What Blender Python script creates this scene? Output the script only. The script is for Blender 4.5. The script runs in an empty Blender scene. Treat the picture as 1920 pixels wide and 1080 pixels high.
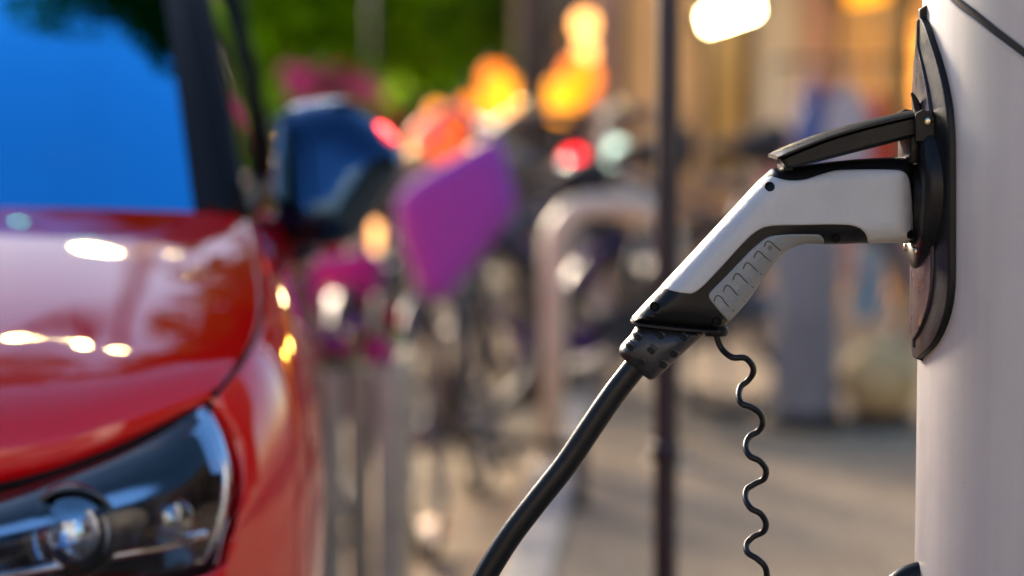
import bpy, bmesh, math, random
import numpy as np
from mathutils import Vector, Matrix
from mathutils.geometry import delaunay_2d_cdt
R = math.radians
random.seed(7)
rng = np.random.default_rng(7)
scene = bpy.context.scene

# ---------------------------------------------------------------- camera
FPX = 4533.0                       # focal length in photo pixels (85 mm on 36 mm, 1920 px wide)
CAMH = 1.15
PITCH = math.atan(370 / FPX)
cam_d = bpy.data.cameras.new('camera')
cam = bpy.data.objects.new('camera', cam_d)
scene.collection.objects.link(cam)
cam.location = (0, 0, CAMH)
cam.rotation_euler = (math.pi / 2 - PITCH, 0, 0)
cam_d.lens = 85.0
cam_d.sensor_width = 36.0
cam_d.clip_start = 0.05
cam_d.clip_end = 2000
cam_d.dof.use_dof = True
cam_d.dof.focus_distance = 2.145
cam_d.dof.aperture_fstop = 2.45
scene.camera = cam

# ---------------------------------------------------------------- sky, sun, exposure
SUN_EL, SUN_AZ = R(17.0), R(-27.0)          # azimuth from +Y, negative = left of the view
world = bpy.data.worlds.new('World')
scene.world = world
world.use_nodes = True
wn = world.node_tree
bg = wn.nodes['Background']
sky = wn.nodes.new('ShaderNodeTexSky')
sky.sky_type = 'NISHITA'
sky.sun_disc = False
sky.sun_elevation = SUN_EL
sky.sun_rotation = SUN_AZ
sky.air_density = 1.0
sky.dust_density = 1.0
sky.ozone_density = 2.5
hsv = wn.nodes.new('ShaderNodeHueSaturation')
hsv.inputs['Saturation'].default_value = 1.15
wn.links.new(sky.outputs[0], hsv.inputs['Color'])
wn.links.new(hsv.outputs[0], bg.inputs[0])
bg.inputs[1].default_value = 0.115
sun_d = bpy.data.lights.new('sun', 'SUN')
sun_d.energy = 3.2
sun_d.angle = R(14.0)
sun_d.color = (1.0, 0.81, 0.60)
sun = bpy.data.objects.new('sun', sun_d)
scene.collection.objects.link(sun)
sdir = Vector((math.sin(SUN_AZ) * math.cos(SUN_EL), math.cos(SUN_AZ) * math.cos(SUN_EL), math.sin(SUN_EL)))
sun.rotation_euler = sdir.to_track_quat('Z', 'Y').to_euler()
vs = scene.view_settings
vs.view_transform = 'Standard'
vs.look = 'None'
vs.exposure = 1.8
vs.gamma = 1.0
scene.cycles.use_denoising = True
scene.cycles.max_bounces = 7
scene.cycles.transparent_max_bounces = 12
scene.cycles.sample_clamp_indirect = 6.0
scene.cycles.caustics_reflective = False
scene.cycles.caustics_refractive = False

# ---------------------------------------------------------------- pixel -> direction helpers
_f = np.array([0, math.cos(PITCH), -math.sin(PITCH)])
_u = np.array([0, math.sin(PITCH), math.cos(PITCH)])
_r = np.array([1.0, 0, 0])
CAM = np.array([0, 0, CAMH])
def ray(u, v):
    return _f + _r * ((u - 960) / FPX) + _u * (-(v - 540) / FPX)
def at(u, v, Y):
    d = ray(u, v)
    return CAM + d * (Y / d[1])
def ground(u, v, z=0.0):
    d = ray(u, v)
    return CAM + d * ((z - CAMH) / d[2])
def on_cyl(u, v, cx, cy, rad):
    d = ray(u, v)
    a = d[0] ** 2 + d[1] ** 2
    b = -2 * (d[0] * cx + d[1] * cy)
    c = cx * cx + cy * cy - rad * rad
    q = b * b - 4 * a * c
    t = (-b - math.sqrt(max(q, 0))) / (2 * a)
    return CAM + d * t

# ---------------------------------------------------------------- materials
MATS = {}
def mat(name, col, rough=0.6, metal=0.0, coat=0.0, spec=0.5, var=0.0, vscale=6.0, bump=0.0, bscale=80.0,
        emit=None, estr=0.0, sheen=0.0, coat_rough=0.03, trans=0.0, rvar=0.0, rscale=12.0):
    m = bpy.data.materials.new(name)
    m.use_nodes = True
    nt = m.node_tree
    b = nt.nodes['Principled BSDF']
    b.inputs['Base Color'].default_value = (*col, 1)
    b.inputs['Roughness'].default_value = rough
    b.inputs['Metallic'].default_value = metal
    b.inputs['Coat Weight'].default_value = coat
    b.inputs['Coat Roughness'].default_value = coat_rough
    b.inputs['Specular IOR Level'].default_value = spec
    b.inputs['Sheen Weight'].default_value = sheen
    if emit is not None:
        b.inputs['Emission Color'].default_value = (*emit, 1)
        b.inputs['Emission Strength'].default_value = estr
    tc = nt.nodes.new('ShaderNodeTexCoord')
    if var > 0:
        n = nt.nodes.new('ShaderNodeTexNoise')
        n.inputs['Scale'].default_value = vscale
        n.inputs['Detail'].default_value = 6
        nt.links.new(tc.outputs['Object'], n.inputs['Vector'])
        rp = nt.nodes.new('ShaderNodeValToRGB')
        rp.color_ramp.elements[0].position = 0.3
        rp.color_ramp.elements[1].position = 0.7
        rp.color_ramp.elements[0].color = (*[c * (1 - var) for c in col], 1)
        rp.color_ramp.elements[1].color = (*[min(1, c * (1 + var)) for c in col], 1)
        nt.links.new(n.outputs['Fac'], rp.inputs[0])
        nt.links.new(rp.outputs[0], b.inputs['Base Color'])
    if rvar > 0:
        n = nt.nodes.new('ShaderNodeTexNoise')
        n.inputs['Scale'].default_value = rscale
        n.inputs['Detail'].default_value = 8
        nt.links.new(tc.outputs['Object'], n.inputs['Vector'])
        mr = nt.nodes.new('ShaderNodeMapRange')
        mr.inputs[1].default_value = 0.3
        mr.inputs[2].default_value = 0.7
        mr.inputs[3].default_value = max(0.02, rough - rvar)
        mr.inputs[4].default_value = min(1, rough + rvar)
        nt.links.new(n.outputs['Fac'], mr.inputs[0])
        nt.links.new(mr.outputs[0], b.inputs['Roughness'])
    if bump > 0:
        n = nt.nodes.new('ShaderNodeTexNoise')
        n.inputs['Scale'].default_value = bscale
        n.inputs['Detail'].default_value = 4
        nt.links.new(tc.outputs['Object'], n.inputs['Vector'])
        bp = nt.nodes.new('ShaderNodeBump')
        bp.inputs['Strength'].default_value = bump
        bp.inputs['Distance'].default_value = 0.002
        nt.links.new(n.outputs['Fac'], bp.inputs['Height'])
        nt.links.new(bp.outputs[0], b.inputs['Normal'])
    MATS[name] = m
    return m

def speckled(name, col, speck, rough, scale, thresh, bump=0.1, coat=0.0, var=0.05, spec=0.5):
    """base plastic / paint with sparse small specks of dirt"""
    m = mat(name, col, rough, coat=coat, bump=bump, bscale=260, rvar=0.08, rscale=30, spec=spec)
    nt = m.node_tree
    b = nt.nodes['Principled BSDF']
    tc = nt.nodes['Texture Coordinate']
    v = nt.nodes.new('ShaderNodeTexNoise')
    v.inputs['Scale'].default_value = scale
    v.inputs['Detail'].default_value = 2
    nt.links.new(tc.outputs['Object'], v.inputs['Vector'])
    rp = nt.nodes.new('ShaderNodeValToRGB')
    rp.color_ramp.elements[0].position = thresh
    rp.color_ramp.elements[1].position = thresh + 0.04
    nt.links.new(v.outputs['Fac'], rp.inputs[0])
    n2 = nt.nodes.new('ShaderNodeTexNoise')
    n2.inputs['Scale'].default_value = 9
    n2.inputs['Detail'].default_value = 7
    n2.inputs['Roughness'].default_value = 0.65
    nt.links.new(tc.outputs['Object'], n2.inputs['Vector'])
    r2 = nt.nodes.new('ShaderNodeValToRGB')
    r2.color_ramp.elements[0].position = 0.35
    r2.color_ramp.elements[1].position = 0.65
    r2.color_ramp.elements[0].color = (*[c * (1 - var) for c in col], 1)
    r2.color_ramp.elements[1].color = (*[min(1, c * (1 + var)) for c in col], 1)
    nt.links.new(n2.outputs['Fac'], r2.inputs[0])
    mx = nt.nodes.new('ShaderNodeMix')
    mx.data_type = 'RGBA'
    nt.links.new(rp.outputs[0], mx.inputs[0])
    nt.links.new(r2.outputs[0], mx.inputs[6])
    mx.inputs[7].default_value = (*speck, 1)
    nt.links.new(mx.outputs[2], b.inputs['Base Color'])
    return m

def glass(name, tint=(1, 1, 1), ior=1.5, rough=0.0, gloss=(1, 1, 1), boost=0.0):
    m = bpy.data.materials.new(name)
    m.use_nodes = True
    nt = m.node_tree
    nt.nodes.clear()
    out = nt.nodes.new('ShaderNodeOutputMaterial')
    mix = nt.nodes.new('ShaderNodeMixShader')
    tr = nt.nodes.new('ShaderNodeBsdfTransparent')
    tr.inputs[0].default_value = (*tint, 1)
    gl = nt.nodes.new('ShaderNodeBsdfGlossy')
    gl.inputs['Color'].default_value = (*gloss, 1)
    gl.inputs['Roughness'].default_value = rough
    fr = nt.nodes.new('ShaderNodeFresnel')
    fr.inputs['IOR'].default_value = ior
    if boost:
        ad = nt.nodes.new('ShaderNodeMath'); ad.operation = 'ADD'; ad.use_clamp = True
        ad.inputs[1].default_value = boost
        nt.links.new(fr.outputs[0], ad.inputs[0])
        nt.links.new(ad.outputs[0], mix.inputs[0])
    else:
        nt.links.new(fr.outputs[0], mix.inputs[0])
    nt.links.new(tr.outputs[0], mix.inputs[1])
    nt.links.new(gl.outputs[0], mix.inputs[2])
    nt.links.new(mix.outputs[0], out.inputs[0])
    MATS[name] = m
    return m

def leafmat(name, col, tcol):
    m = bpy.data.materials.new(name)
    m.use_nodes = True
    nt = m.node_tree
    nt.nodes.clear()
    out = nt.nodes.new('ShaderNodeOutputMaterial')
    geo = nt.nodes.new('ShaderNodeNewGeometry')
    hs = nt.nodes.new('ShaderNodeHueSaturation')
    mr = nt.nodes.new('ShaderNodeMapRange')
    mr.inputs[3].default_value = 0.55
    mr.inputs[4].default_value = 1.5
    nt.links.new(geo.outputs['Random Per Island'], mr.inputs[0])
    nt.links.new(mr.outputs[0], hs.inputs['Value'])
    hs.inputs['Color'].default_value = (*col, 1)
    df = nt.nodes.new('ShaderNodeBsdfDiffuse')
    nt.links.new(hs.outputs[0], df.inputs[0])
    hs2 = nt.nodes.new('ShaderNodeHueSaturation')
    hs2.inputs['Color'].default_value = (*tcol, 1)
    nt.links.new(mr.outputs[0], hs2.inputs['Value'])
    tl = nt.nodes.new('ShaderNodeBsdfTranslucent')
    nt.links.new(hs2.outputs[0], tl.inputs[0])
    mx = nt.nodes.new('ShaderNodeMixShader'); mx.inputs[0].default_value = 0.5
    nt.links.new(df.outputs[0], mx.inputs[1]); nt.links.new(tl.outputs[0], mx.inputs[2])
    nt.links.new(mx.outputs[0], out.inputs[0])
    MATS[name] = m
    return m

def brickmat(name, c1, c2, mortar, scale, bw, bh, rough=0.85, msize=0.03):
    m = mat(name, c1, rough)
    nt = m.node_tree
    b = nt.nodes['Principled BSDF']
    tc = nt.nodes['Texture Coordinate']
    br = nt.nodes.new('ShaderNodeTexBrick')
    br.inputs['Scale'].default_value = scale
    br.inputs['Brick Width'].default_value = bw
    br.inputs['Row Height'].default_value = bh
    br.inputs['Mortar Size'].default_value = msize
    br.inputs['Color1'].default_value = (*c1, 1)
    br.inputs['Color2'].default_value = (*c2, 1)
    br.inputs['Mortar'].default_value = (*mortar, 1)
    nt.links.new(tc.outputs['Object'], br.inputs['Vector'])
    n = nt.nodes.new('ShaderNodeTexNoise'); n.inputs['Scale'].default_value = 0.9; n.inputs['Detail'].default_value = 8
    nt.links.new(tc.outputs['Object'], n.inputs['Vector'])
    mx = nt.nodes.new('ShaderNodeMix'); mx.data_type = 'RGBA'; mx.blend_type = 'MULTIPLY'
    mx.inputs[0].default_value = 0.6
    rp = nt.nodes.new('ShaderNodeValToRGB')
    rp.color_ramp.elements[0].position = 0.3; rp.color_ramp.elements[0].color = (0.5, 0.48, 0.45, 1)
    rp.color_ramp.elements[1].position = 0.7; rp.color_ramp.elements[1].color = (1.15, 1.12, 1.05, 1)
    nt.links.new(n.outputs['Fac'], rp.inputs[0])
    nt.links.new(br.outputs[0], mx.inputs[6]); nt.links.new(rp.outputs[0], mx.inputs[7])
    nt.links.new(mx.outputs[2], b.inputs['Base Color'])
    bp = nt.nodes.new('ShaderNodeBump'); bp.inputs['Strength'].default_value = 0.4; bp.inputs['Distance'].default_value = 0.004
    nt.links.new(br.outputs['Fac'], bp.inputs['Height']); bp.invert = True
    nt.links.new(bp.outputs[0], b.inputs['Normal'])
    return m

speckled('charger_white', (0.50, 0.475, 0.48), (0.25, 0.22, 0.2), 0.42, 55, 0.80, bump=0.05, coat=0.15, var=0.03)
def streaks(name, amt):
    nt = MATS[name].node_tree
    b = nt.nodes['Principled BSDF']
    src = b.inputs['Base Color'].links[0].from_socket
    mp = nt.nodes.new('ShaderNodeMapping'); mp.inputs['Scale'].default_value = (38, 38, 1.6)
    nt.links.new(nt.nodes['Texture Coordinate'].outputs['Object'], mp.inputs[0])
    n = nt.nodes.new('ShaderNodeTexNoise'); n.inputs['Scale'].default_value = 1.0; n.inputs['Detail'].default_value = 5
    nt.links.new(mp.outputs[0], n.inputs['Vector'])
    rp = nt.nodes.new('ShaderNodeValToRGB')
    rp.color_ramp.elements[0].position = 0.35; rp.color_ramp.elements[0].color = (1 - amt, 1 - amt, 1 - amt * 1.15, 1)
    rp.color_ramp.elements[1].position = 0.6; rp.color_ramp.elements[1].color = (1, 1, 1, 1)
    nt.links.new(n.outputs['Fac'], rp.inputs[0])
    mx = nt.nodes.new('ShaderNodeMix'); mx.data_type = 'RGBA'; mx.blend_type = 'MULTIPLY'; mx.inputs[0].default_value = 1.0
    nt.links.new(src, mx.inputs[6]); nt.links.new(rp.outputs[0], mx.inputs[7])
    nt.links.new(mx.outputs[2], b.inputs['Base Color'])
streaks('charger_white', 0.09)
speckled('shell_grey', (0.44, 0.45, 0.465), (0.15, 0.15, 0.15), 0.42, 60, 0.78, bump=0.25, var=0.08)
speckled('grip_grey', (0.22, 0.24, 0.25), (0.12, 0.12, 0.12), 0.55, 60, 0.78, bump=0.35, var=0.08)
speckled('black_plastic', (0.009, 0.0095, 0.011), (0.05, 0.05, 0.05), 0.34, 90, 0.78, bump=0.1, var=0.2, spec=0.18)
speckled('black_rubber', (0.011, 0.011, 0.013), (0.04, 0.04, 0.04), 0.5, 90, 0.78, bump=0.2, var=0.25, spec=0.2)
mat('cable_black', (0.008, 0.0085, 0.010), 0.36, spec=0.25, bump=0.15, bscale=120, rvar=0.1, rscale=40)
speckled('bezel_panel', (0.038, 0.026, 0.032), (0.12, 0.1, 0.09), 0.3, 70, 0.8, bump=0.02, coat=0.1, var=0.12, spec=0.3)
speckled('boot_rubber', (0.020, 0.021, 0.024), (0.06, 0.06, 0.06), 0.42, 90, 0.78, bump=0.2, var=0.25, spec=0.45)
mat('hole_black', (0.003, 0.004, 0.004), 0.9)
mat('seam_dark', (0.02, 0.018, 0.016), 0.8)
mat('pin_metal', (0.7, 0.6, 0.42), 0.25, 1.0)
mat('car_red', (0.70, 0.002, 0.004), 0.45, 0.0, coat=1.0, coat_rough=0.015, spec=0.0).node_tree.nodes['Principled BSDF'].inputs['Coat IOR'].default_value = 1.75
mat('car_black', (0.006, 0.006, 0.007), 0.6, spec=0.12)
mat('gloss_black', (0.035, 0.07, 0.13), 0.10, 1.0)
mat('chrome', (0.85, 0.87, 0.9), 0.07, 1.0)
mat('lamp_housing', (0.02, 0.022, 0.025), 0.18, 0.2, coat=0.5)
mat('tyre', (0.015, 0.015, 0.015), 0.8)
mat('alloy', (0.55, 0.55, 0.57), 0.3, 1.0)
mat('interior', (0.02, 0.02, 0.022), 0.8)
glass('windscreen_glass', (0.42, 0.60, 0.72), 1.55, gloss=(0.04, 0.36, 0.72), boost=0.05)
def reflection_streaks(name, lo, hi):
    # pale reflected streaks painted into the glass: noise varies reflectivity in upright bands
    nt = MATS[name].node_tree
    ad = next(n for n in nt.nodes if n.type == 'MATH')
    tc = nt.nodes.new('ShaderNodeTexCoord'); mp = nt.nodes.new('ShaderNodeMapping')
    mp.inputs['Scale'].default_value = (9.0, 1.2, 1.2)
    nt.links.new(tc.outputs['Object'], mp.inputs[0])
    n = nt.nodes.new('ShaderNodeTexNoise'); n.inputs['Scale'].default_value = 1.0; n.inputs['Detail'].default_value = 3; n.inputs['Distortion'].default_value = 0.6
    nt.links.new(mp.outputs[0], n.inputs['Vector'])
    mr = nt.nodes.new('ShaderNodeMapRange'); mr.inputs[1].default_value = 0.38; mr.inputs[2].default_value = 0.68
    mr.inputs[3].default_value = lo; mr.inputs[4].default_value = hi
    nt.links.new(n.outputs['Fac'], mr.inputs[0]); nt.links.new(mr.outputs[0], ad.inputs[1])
reflection_streaks('windscreen_glass', -0.03, 0.34)
glass('side_glass', (0.62, 0.66, 0.62), 1.5)
glass('clear_lens', (0.97, 0.98, 1.0), 1.5)
glass('projector_glass', (0.5, 0.6, 0.75), 1.6, gloss=(0.8, 0.9, 1.0), boost=0.25)
mat('steel_dark', (0.03, 0.018, 0.024), 0.45, 0.3, coat=0.2)
mat('steel_galv', (0.80, 0.68, 0.50), 0.4, 0.1, var=0.06)
mat('iron_black', (0.012, 0.012, 0.014), 0.5, 0.2)
mat('timber', (0.50, 0.40, 0.27), 0.75, var=0.25, vscale=14)
mat('timber_pale', (0.64, 0.54, 0.40), 0.75, var=0.2, vscale=14)
mat('soil', (0.035, 0.025, 0.018), 0.95, var=0.3)
mat('purple_fabric', (0.36, 0.06, 0.50), 0.7, sheen=0.4, bump=0.3, bscale=200)
mat('magenta_fabric', (0.42, 0.02, 0.28), 0.7, sheen=0.3)
mat('orange_plastic', (0.85, 0.10, 0.015), 0.4)
mat('bike_purple', (0.10, 0.03, 0.22), 0.3, coat=0.6)
mat('bike_grey', (0.07, 0.07, 0.075), 0.4, 0.2)
mat('bike_metal', (0.22, 0.21, 0.20), 0.42, 0.7)
mat('bike_black', (0.015, 0.015, 0.017), 0.35, coat=0.4)
mat('bike_blue', (0.03, 0.08, 0.17), 0.35, coat=0.4)
mat('saddle', (0.03, 0.022, 0.018), 0.6)
mat('brass', (0.75, 0.55, 0.22), 0.25, 1.0)
mat('flower_pink', (0.75, 0.05, 0.30), 0.7, trans=0.2)
mat('flower_red', (0.60, 0.012, 0.03), 0.7)
mat('flower_purple', (0.34, 0.04, 0.45), 0.7)
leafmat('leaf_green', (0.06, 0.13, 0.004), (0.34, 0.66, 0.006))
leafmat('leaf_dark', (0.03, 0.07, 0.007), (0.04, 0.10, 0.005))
mat('bark', (0.09, 0.065, 0.045), 0.9, var=0.35, vscale=10)
mat('wall_tan', (0.48, 0.33, 0.19), 0.85, var=0.15, vscale=2)
mat('wall_mauve', (0.36, 0.24, 0.22), 0.85, var=0.15, vscale=2)
mat('stone_grey', (0.27, 0.255, 0.25), 0.8, var=0.15, vscale=4)
mat('stone_pale', (0.50, 0.46, 0.38), 0.8, var=0.12, vscale=4)
mat('stone_tan', (0.66, 0.47, 0.21), 0.8, var=0.15, vscale=8)
mat('frame_dark', (0.03, 0.022, 0.018), 0.5)
mat('lit_window', (0.25, 0.14, 0.02), 0.3, emit=(1.0, 0.50, 0.05), estr=0.10, coat=0.4)
mat('lit_window_dim', (0.2, 0.12, 0.03), 0.3, emit=(1.0, 0.48, 0.06), estr=0.05, coat=0.4)
mat('lamp_orange', (.3, 0.12, 0.02), 0.6, emit=(1.0, 0.19, 0.002), estr=0.95)
mat('lamp_amber', (.3, 0.15, 0.02), 0.6, emit=(1.0, 0.33, 0.005), estr=0.95)
mat('lamp_white', (1, 0.9, 0.7), 0.4, emit=(1.0, 0.74, 0.32), estr=30.0)
mat('lamp_gold', (1, 0.7, 0.3), 0.4, emit=(1.0, 0.50, 0.05), estr=4.0)
mat('lamp_soft', (1, 0.8, 0.5), 0.4, emit=(1.0, 0.42, 0.10), estr=1.2)
mat('signal_red', (0.9, 0.02, 0.02), 0.4, emit=(1.0, 0.006, 0.012), estr=2.2)
mat('signal_white', (0.8, 0.9, 0.8), 0.4, emit=(0.60, 0.80, 0.62), estr=1.1)
mat('glint_red', (0.9, 0.2, 0.2), 0.4, emit=(1.0, 0.07, 0.06), estr=3.0)  # emission stands in for a red reflection on the mirror, not a lamp
mat('cloth_blue', (0.14, 0.19, 0.42), 0.8, sheen=0.3)
mat('cloth_white', (0.62, 0.55, 0.55), 0.8, sheen=0.3)
mat('cloth_red', (0.68, 0.06, 0.02), 0.8, sheen=0.3)
mat('cloth_rose', (0.62, 0.20, 0.20), 0.8, sheen=0.3)
mat('cloth_mauve', (0.32, 0.18, 0.30), 0.8, sheen=0.3)
mat('cloth_teal', (0.30, 0.42, 0.48), 0.8, sheen=0.3)
mat('roof_tile', (0.10, 0.05, 0.035), 0.8)
brickmat('paving', (0.45, 0.315, 0.185), (0.40, 0.275, 0.16), (0.28, 0.2, 0.12), 1.0, 0.30, 0.30, msize=0.006)
brickmat('road_brick', (0.58, 0.42, 0.23), (0.52, 0.375, 0.205), (0.36, 0.27, 0.16), 1.0, 0.21, 0.07, msize=0.005)
brickmat('brick_dark', (0.09, 0.045, 0.03), (0.07, 0.035, 0.025), (0.12, 0.1, 0.08), 1.0, 0.22, 0.07, msize=0.008)
mat('wall_cream', (0.62, 0.57, 0.52), 0.85, var=0.08, vscale=1.0)
brickmat('house_brick', (0.24, 0.12, 0.08), (0.20, 0.10, 0.07), (0.3, 0.26, 0.22), 1.0, 0.22, 0.07, msize=0.008)
mat('kerbstone', (0.60, 0.51, 0.40), 0.8, var=0.15, vscale=5)
mat('puddle', (0.03, 0.03, 0.03), 0.02, spec=0.5)

# ---------------------------------------------------------------- object helpers
COL = scene.collection
def thing(name, label, cat, loc=(0, 0, 0), rz=0.0, group=None):
    o = bpy.data.objects.new(name, None)
    COL.objects.link(o)
    o.empty_display_size = 0.1
    o.location = loc
    o.rotation_euler = (0, 0, rz)
    tag(o, label, cat, group)
    return o
def tag(o, label, cat=None, group=None):
    o['label'] = label
    if cat: o['category'] = cat
    if group: o['group'] = group
    return o
def mesh(name, vf, m, parent=None, smooth=True, local=False):
    """vf in world coordinates; under an unrotated Empty the verts are shifted to its origin (local=True: already local)"""
    v, f = vf
    v = np.asarray(v, float).reshape(-1, 3)
    if parent is not None and not local:
        p, off = parent, np.zeros(3)
        while p is not None:
            off = off + np.array(p.location); p = p.parent
        v = v - off
    me = bpy.data.meshes.new(name)
    me.from_pydata(v.tolist(), [], [tuple(int(i) for i in q) for q in f])
    me.validate()
    if smooth:
        me.polygons.foreach_set('use_smooth', [True] * len(me.polygons))
        if smooth == 'auto':
            me.set_sharp_from_angle(angle=R(35))
    me.materials.append(MATS[m])
    me.update()
    o = bpy.data.objects.new(name, me)
    COL.objects.link(o)
    if parent is not None: o.parent = parent
    return o
def join(*vfs):
    V, Fc, n = [], [], 0
    for v, f in vfs:
        v = np.asarray(v, float).reshape(-1, 3)
        V.append(v); Fc += [tuple(i + n for i in q) for q in f]; n += len(v)
    return np.vstack(V), Fc
def box(c, s, bev=0.0):
    if bev <= 0:
        v = [(c[0] + s[0] / 2 * a, c[1] + s[1] / 2 * b, c[2] + s[2] / 2 * d) for a in (-1, 1) for b in (-1, 1) for d in (-1, 1)]
        return v, [(0, 1, 3, 2), (4, 6, 7, 5), (0, 4, 5, 1), (2, 3, 7, 6), (0, 2, 6, 4), (1, 5, 7, 3)]
    bm = bmesh.new()
    bmesh.ops.create_cube(bm, size=1.0, matrix=Matrix.Diagonal((s[0], s[1], s[2], 1)))
    bmesh.ops.bevel(bm, geom=bm.edges[:], offset=bev, segments=2, affect='EDGES', profile=0.5)
    bm.verts.index_update()
    v = [(p.co.x + c[0], p.co.y + c[1], p.co.z + c[2]) for p in bm.verts]
    f = [tuple(p.index for p in q.verts) for q in bm.faces]
    bm.free()
    return v, f
def catmull(pts, n):
    P = np.asarray(pts, float)
    P = np.vstack([2 * P[0] - P[1], P, 2 * P[-1] - P[-2]])
    seg = len(P) - 3
    out = []
    for t in np.linspace(0, seg, n):
        i = min(int(t), seg - 1); s = t - i
        a, b, c, d = P[i:i + 4]
        out.append(0.5 * (2 * b + (c - a) * s + (2 * a - 5 * b + 4 * c - d) * s * s + (3 * b - a - 3 * c + d) * s ** 3))
    return np.array(out)
def tube(pts, rad, n=10, closed=False, caps=True):
    P = np.asarray(pts, float); k = len(P)
    rad = np.full(k, rad) if np.isscalar(rad) else np.asarray(rad, float)
    T = np.roll(P, -1, 0) - np.roll(P, 1, 0) if closed else np.gradient(P, axis=0)
    T = T / np.maximum(np.linalg.norm(T, axis=1, keepdims=True), 1e-9)
    a = np.array([0, 0, 1.0]) if abs(T[0][2]) < 0.9 else np.array([1.0, 0, 0])
    N = np.cross(T[0], a); N /= np.linalg.norm(N)
    V = []
    for i in range(k):
        N = N - T[i] * np.dot(N, T[i]); N /= np.linalg.norm(N)
        B = np.cross(T[i], N)
        for j in range(n):
            w = 2 * math.pi * j / n
            V.append(P[i] + rad[i] * (math.cos(w) * N + math.sin(w) * B))
    Fc = []
    for i in range(k if closed else k - 1):
        i2 = (i + 1) % k
        for j in range(n):
            j2 = (j + 1) % n
            Fc.append((i * n + j, i * n + j2, i2 * n + j2, i2 * n + j))
    if caps and not closed:
        Fc.append(tuple(range(n))[::-1]); Fc.append(tuple((k - 1) * n + j for j in range(n)))
    return np.array(V), Fc
def lathe(profile, c, axis=(0, 0, 1), n=32, cap=True):
    ax = np.array(axis, float); ax /= np.linalg.norm(ax)
    a = np.array([1.0, 0, 0]) if abs(ax[0]) < 0.9 else np.array([0, 1.0, 0])
    N = np.cross(ax, a); N /= np.linalg.norm(N); B = np.cross(ax, N)
    V, Fc = [], []
    for r, h in profile:
        for j in range(n):
            w = 2 * math.pi * j / n
            V.append(np.array(c) + ax * h + r * (math.cos(w) * N + math.sin(w) * B))
    k = len(profile)
    for i in range(k - 1):
        for j in range(n):
            j2 = (j + 1) % n
            Fc.append((i * n + j, i * n + j2, (i + 1) * n + j2, (i + 1) * n + j))
    if cap:
        Fc.append(tuple(range(n))[::-1]); Fc.append(tuple((k - 1) * n + j for j in range(n)))
    return np.array(V), Fc
def ball(c, r, sz=1.0, n=20, m=12):
    prof = [(max(r * math.sin(math.pi * i / m), 1e-4), -r * sz * math.cos(math.pi * i / m)) for i in range(m + 1)]
    return lathe(prof, c, n=n, cap=False)
def grid(P):
    P = np.asarray(P, float); a, b = P.shape[:2]
    Fc = [(i * b + j, i * b + j + 1, (i + 1) * b + j + 1, (i + 1) * b + j) for i in range(a - 1) for j in range(b - 1)]
    return P.reshape(-1, 3), Fc
def flip(vf):
    return vf[0], [tuple(q[::-1]) for q in vf[1]]
def mirx(vf):
    v = np.array(vf[0], float).copy(); v[:, 0] *= -1
    return v, [tuple(q[::-1]) for q in vf[1]]
def copy_tree(o, parent=None):
    c = o.copy(); COL.objects.link(c); c.parent = parent
    for ch in list(o.children):
        copy_tree(ch, c)
    return c

# ================================================================ SETTING: road, pavement, kerb
ROADZ = -0.12
k1, k2 = ground(925, 1080), ground(1055, 720)            # kerb line
kd = (k2 - k1) / np.linalg.norm(k2 - k1)
def kerb_pt(y):
    return k1 + kd * ((y - k1[1]) / kd[1])
ka, kb = kerb_pt(-60), kerb_pt(13.0)
road = mesh('road', ([(-400, -300, ROADZ), (400, -300, ROADZ), (400, 900, ROADZ), (-400, 900, ROADZ)], [(0, 1, 2, 3)]), 'road_brick', smooth=False)
road['kind'] = 'structure'
KW = 0.14
pav = mesh('pavement', ([(ka[0] + KW, -60, 0), (60, -60, 0), (60, 40, 0), (kerb_pt(40)[0] + KW, 40, 0)], [(0, 1, 2, 3)]), 'paving', smooth=False)
pav['kind'] = 'structure'
kerb = thing('kerb', 'pale stone kerb between the parking bay and the pavement', 'kerb', (ka[0], -60, ROADZ))
del kerb['category']; kerb['kind'] = 'structure'
y = 1.0
first = None
while y < 24:
    p0, p1 = kerb_pt(y + 0.006), kerb_pt(y + 0.994)
    a, b = 0.0, KW - 0.003
    h = 0.006
    v = []
    for p in (p0, p1):
        v += [(p[0] + a, p[1], ROADZ - 0.02), (p[0] + a + 0.008, p[1], h - 0.015), (p[0] + a + 0.02, p[1], h), (p[0] + b, p[1], h), (p[0] + b, p[1], ROADZ - 0.02)]
    f = [(i, i + 1, i + 6, i + 5) for i in range(4)] + [(0, 4, 3, 2, 1), (5, 6, 7, 8, 9)]
    mesh('kerb_stone', (v, f), 'kerbstone', kerb, smooth=False)
    y += 1.0

# ================================================================ CHARGING POST
PLANE = 2.16                                   # depth of the plug's mid plane
CR = 0.228
CX = 0.5955
CY = PLANE
post = thing('charging_post', 'white round charging post with oval black socket panel, standing on the pavement', 'charging post', (CX, CY, 0))
prof = [(0.02, 0.0), (CR + 0.012, 0.0), (CR + 0.012, 0.05), (CR, 0.06)] + [(CR, z) for z in np.linspace(0.065, 1.60, 60)] + \
       [(CR - 0.004, 1.625), (CR - 0.02, 1.645), (CR - 0.06, 1.66), (0.001, 1.668)]
mesh('post_body', lathe(prof, (CX, CY, 0), n=128, cap=False), 'charger_white', post)
def cyl_pt(th, z, off):
    return np.array([CX - (CR + off) * math.cos(th), CY - (CR + off) * math.sin(th), z])
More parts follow.
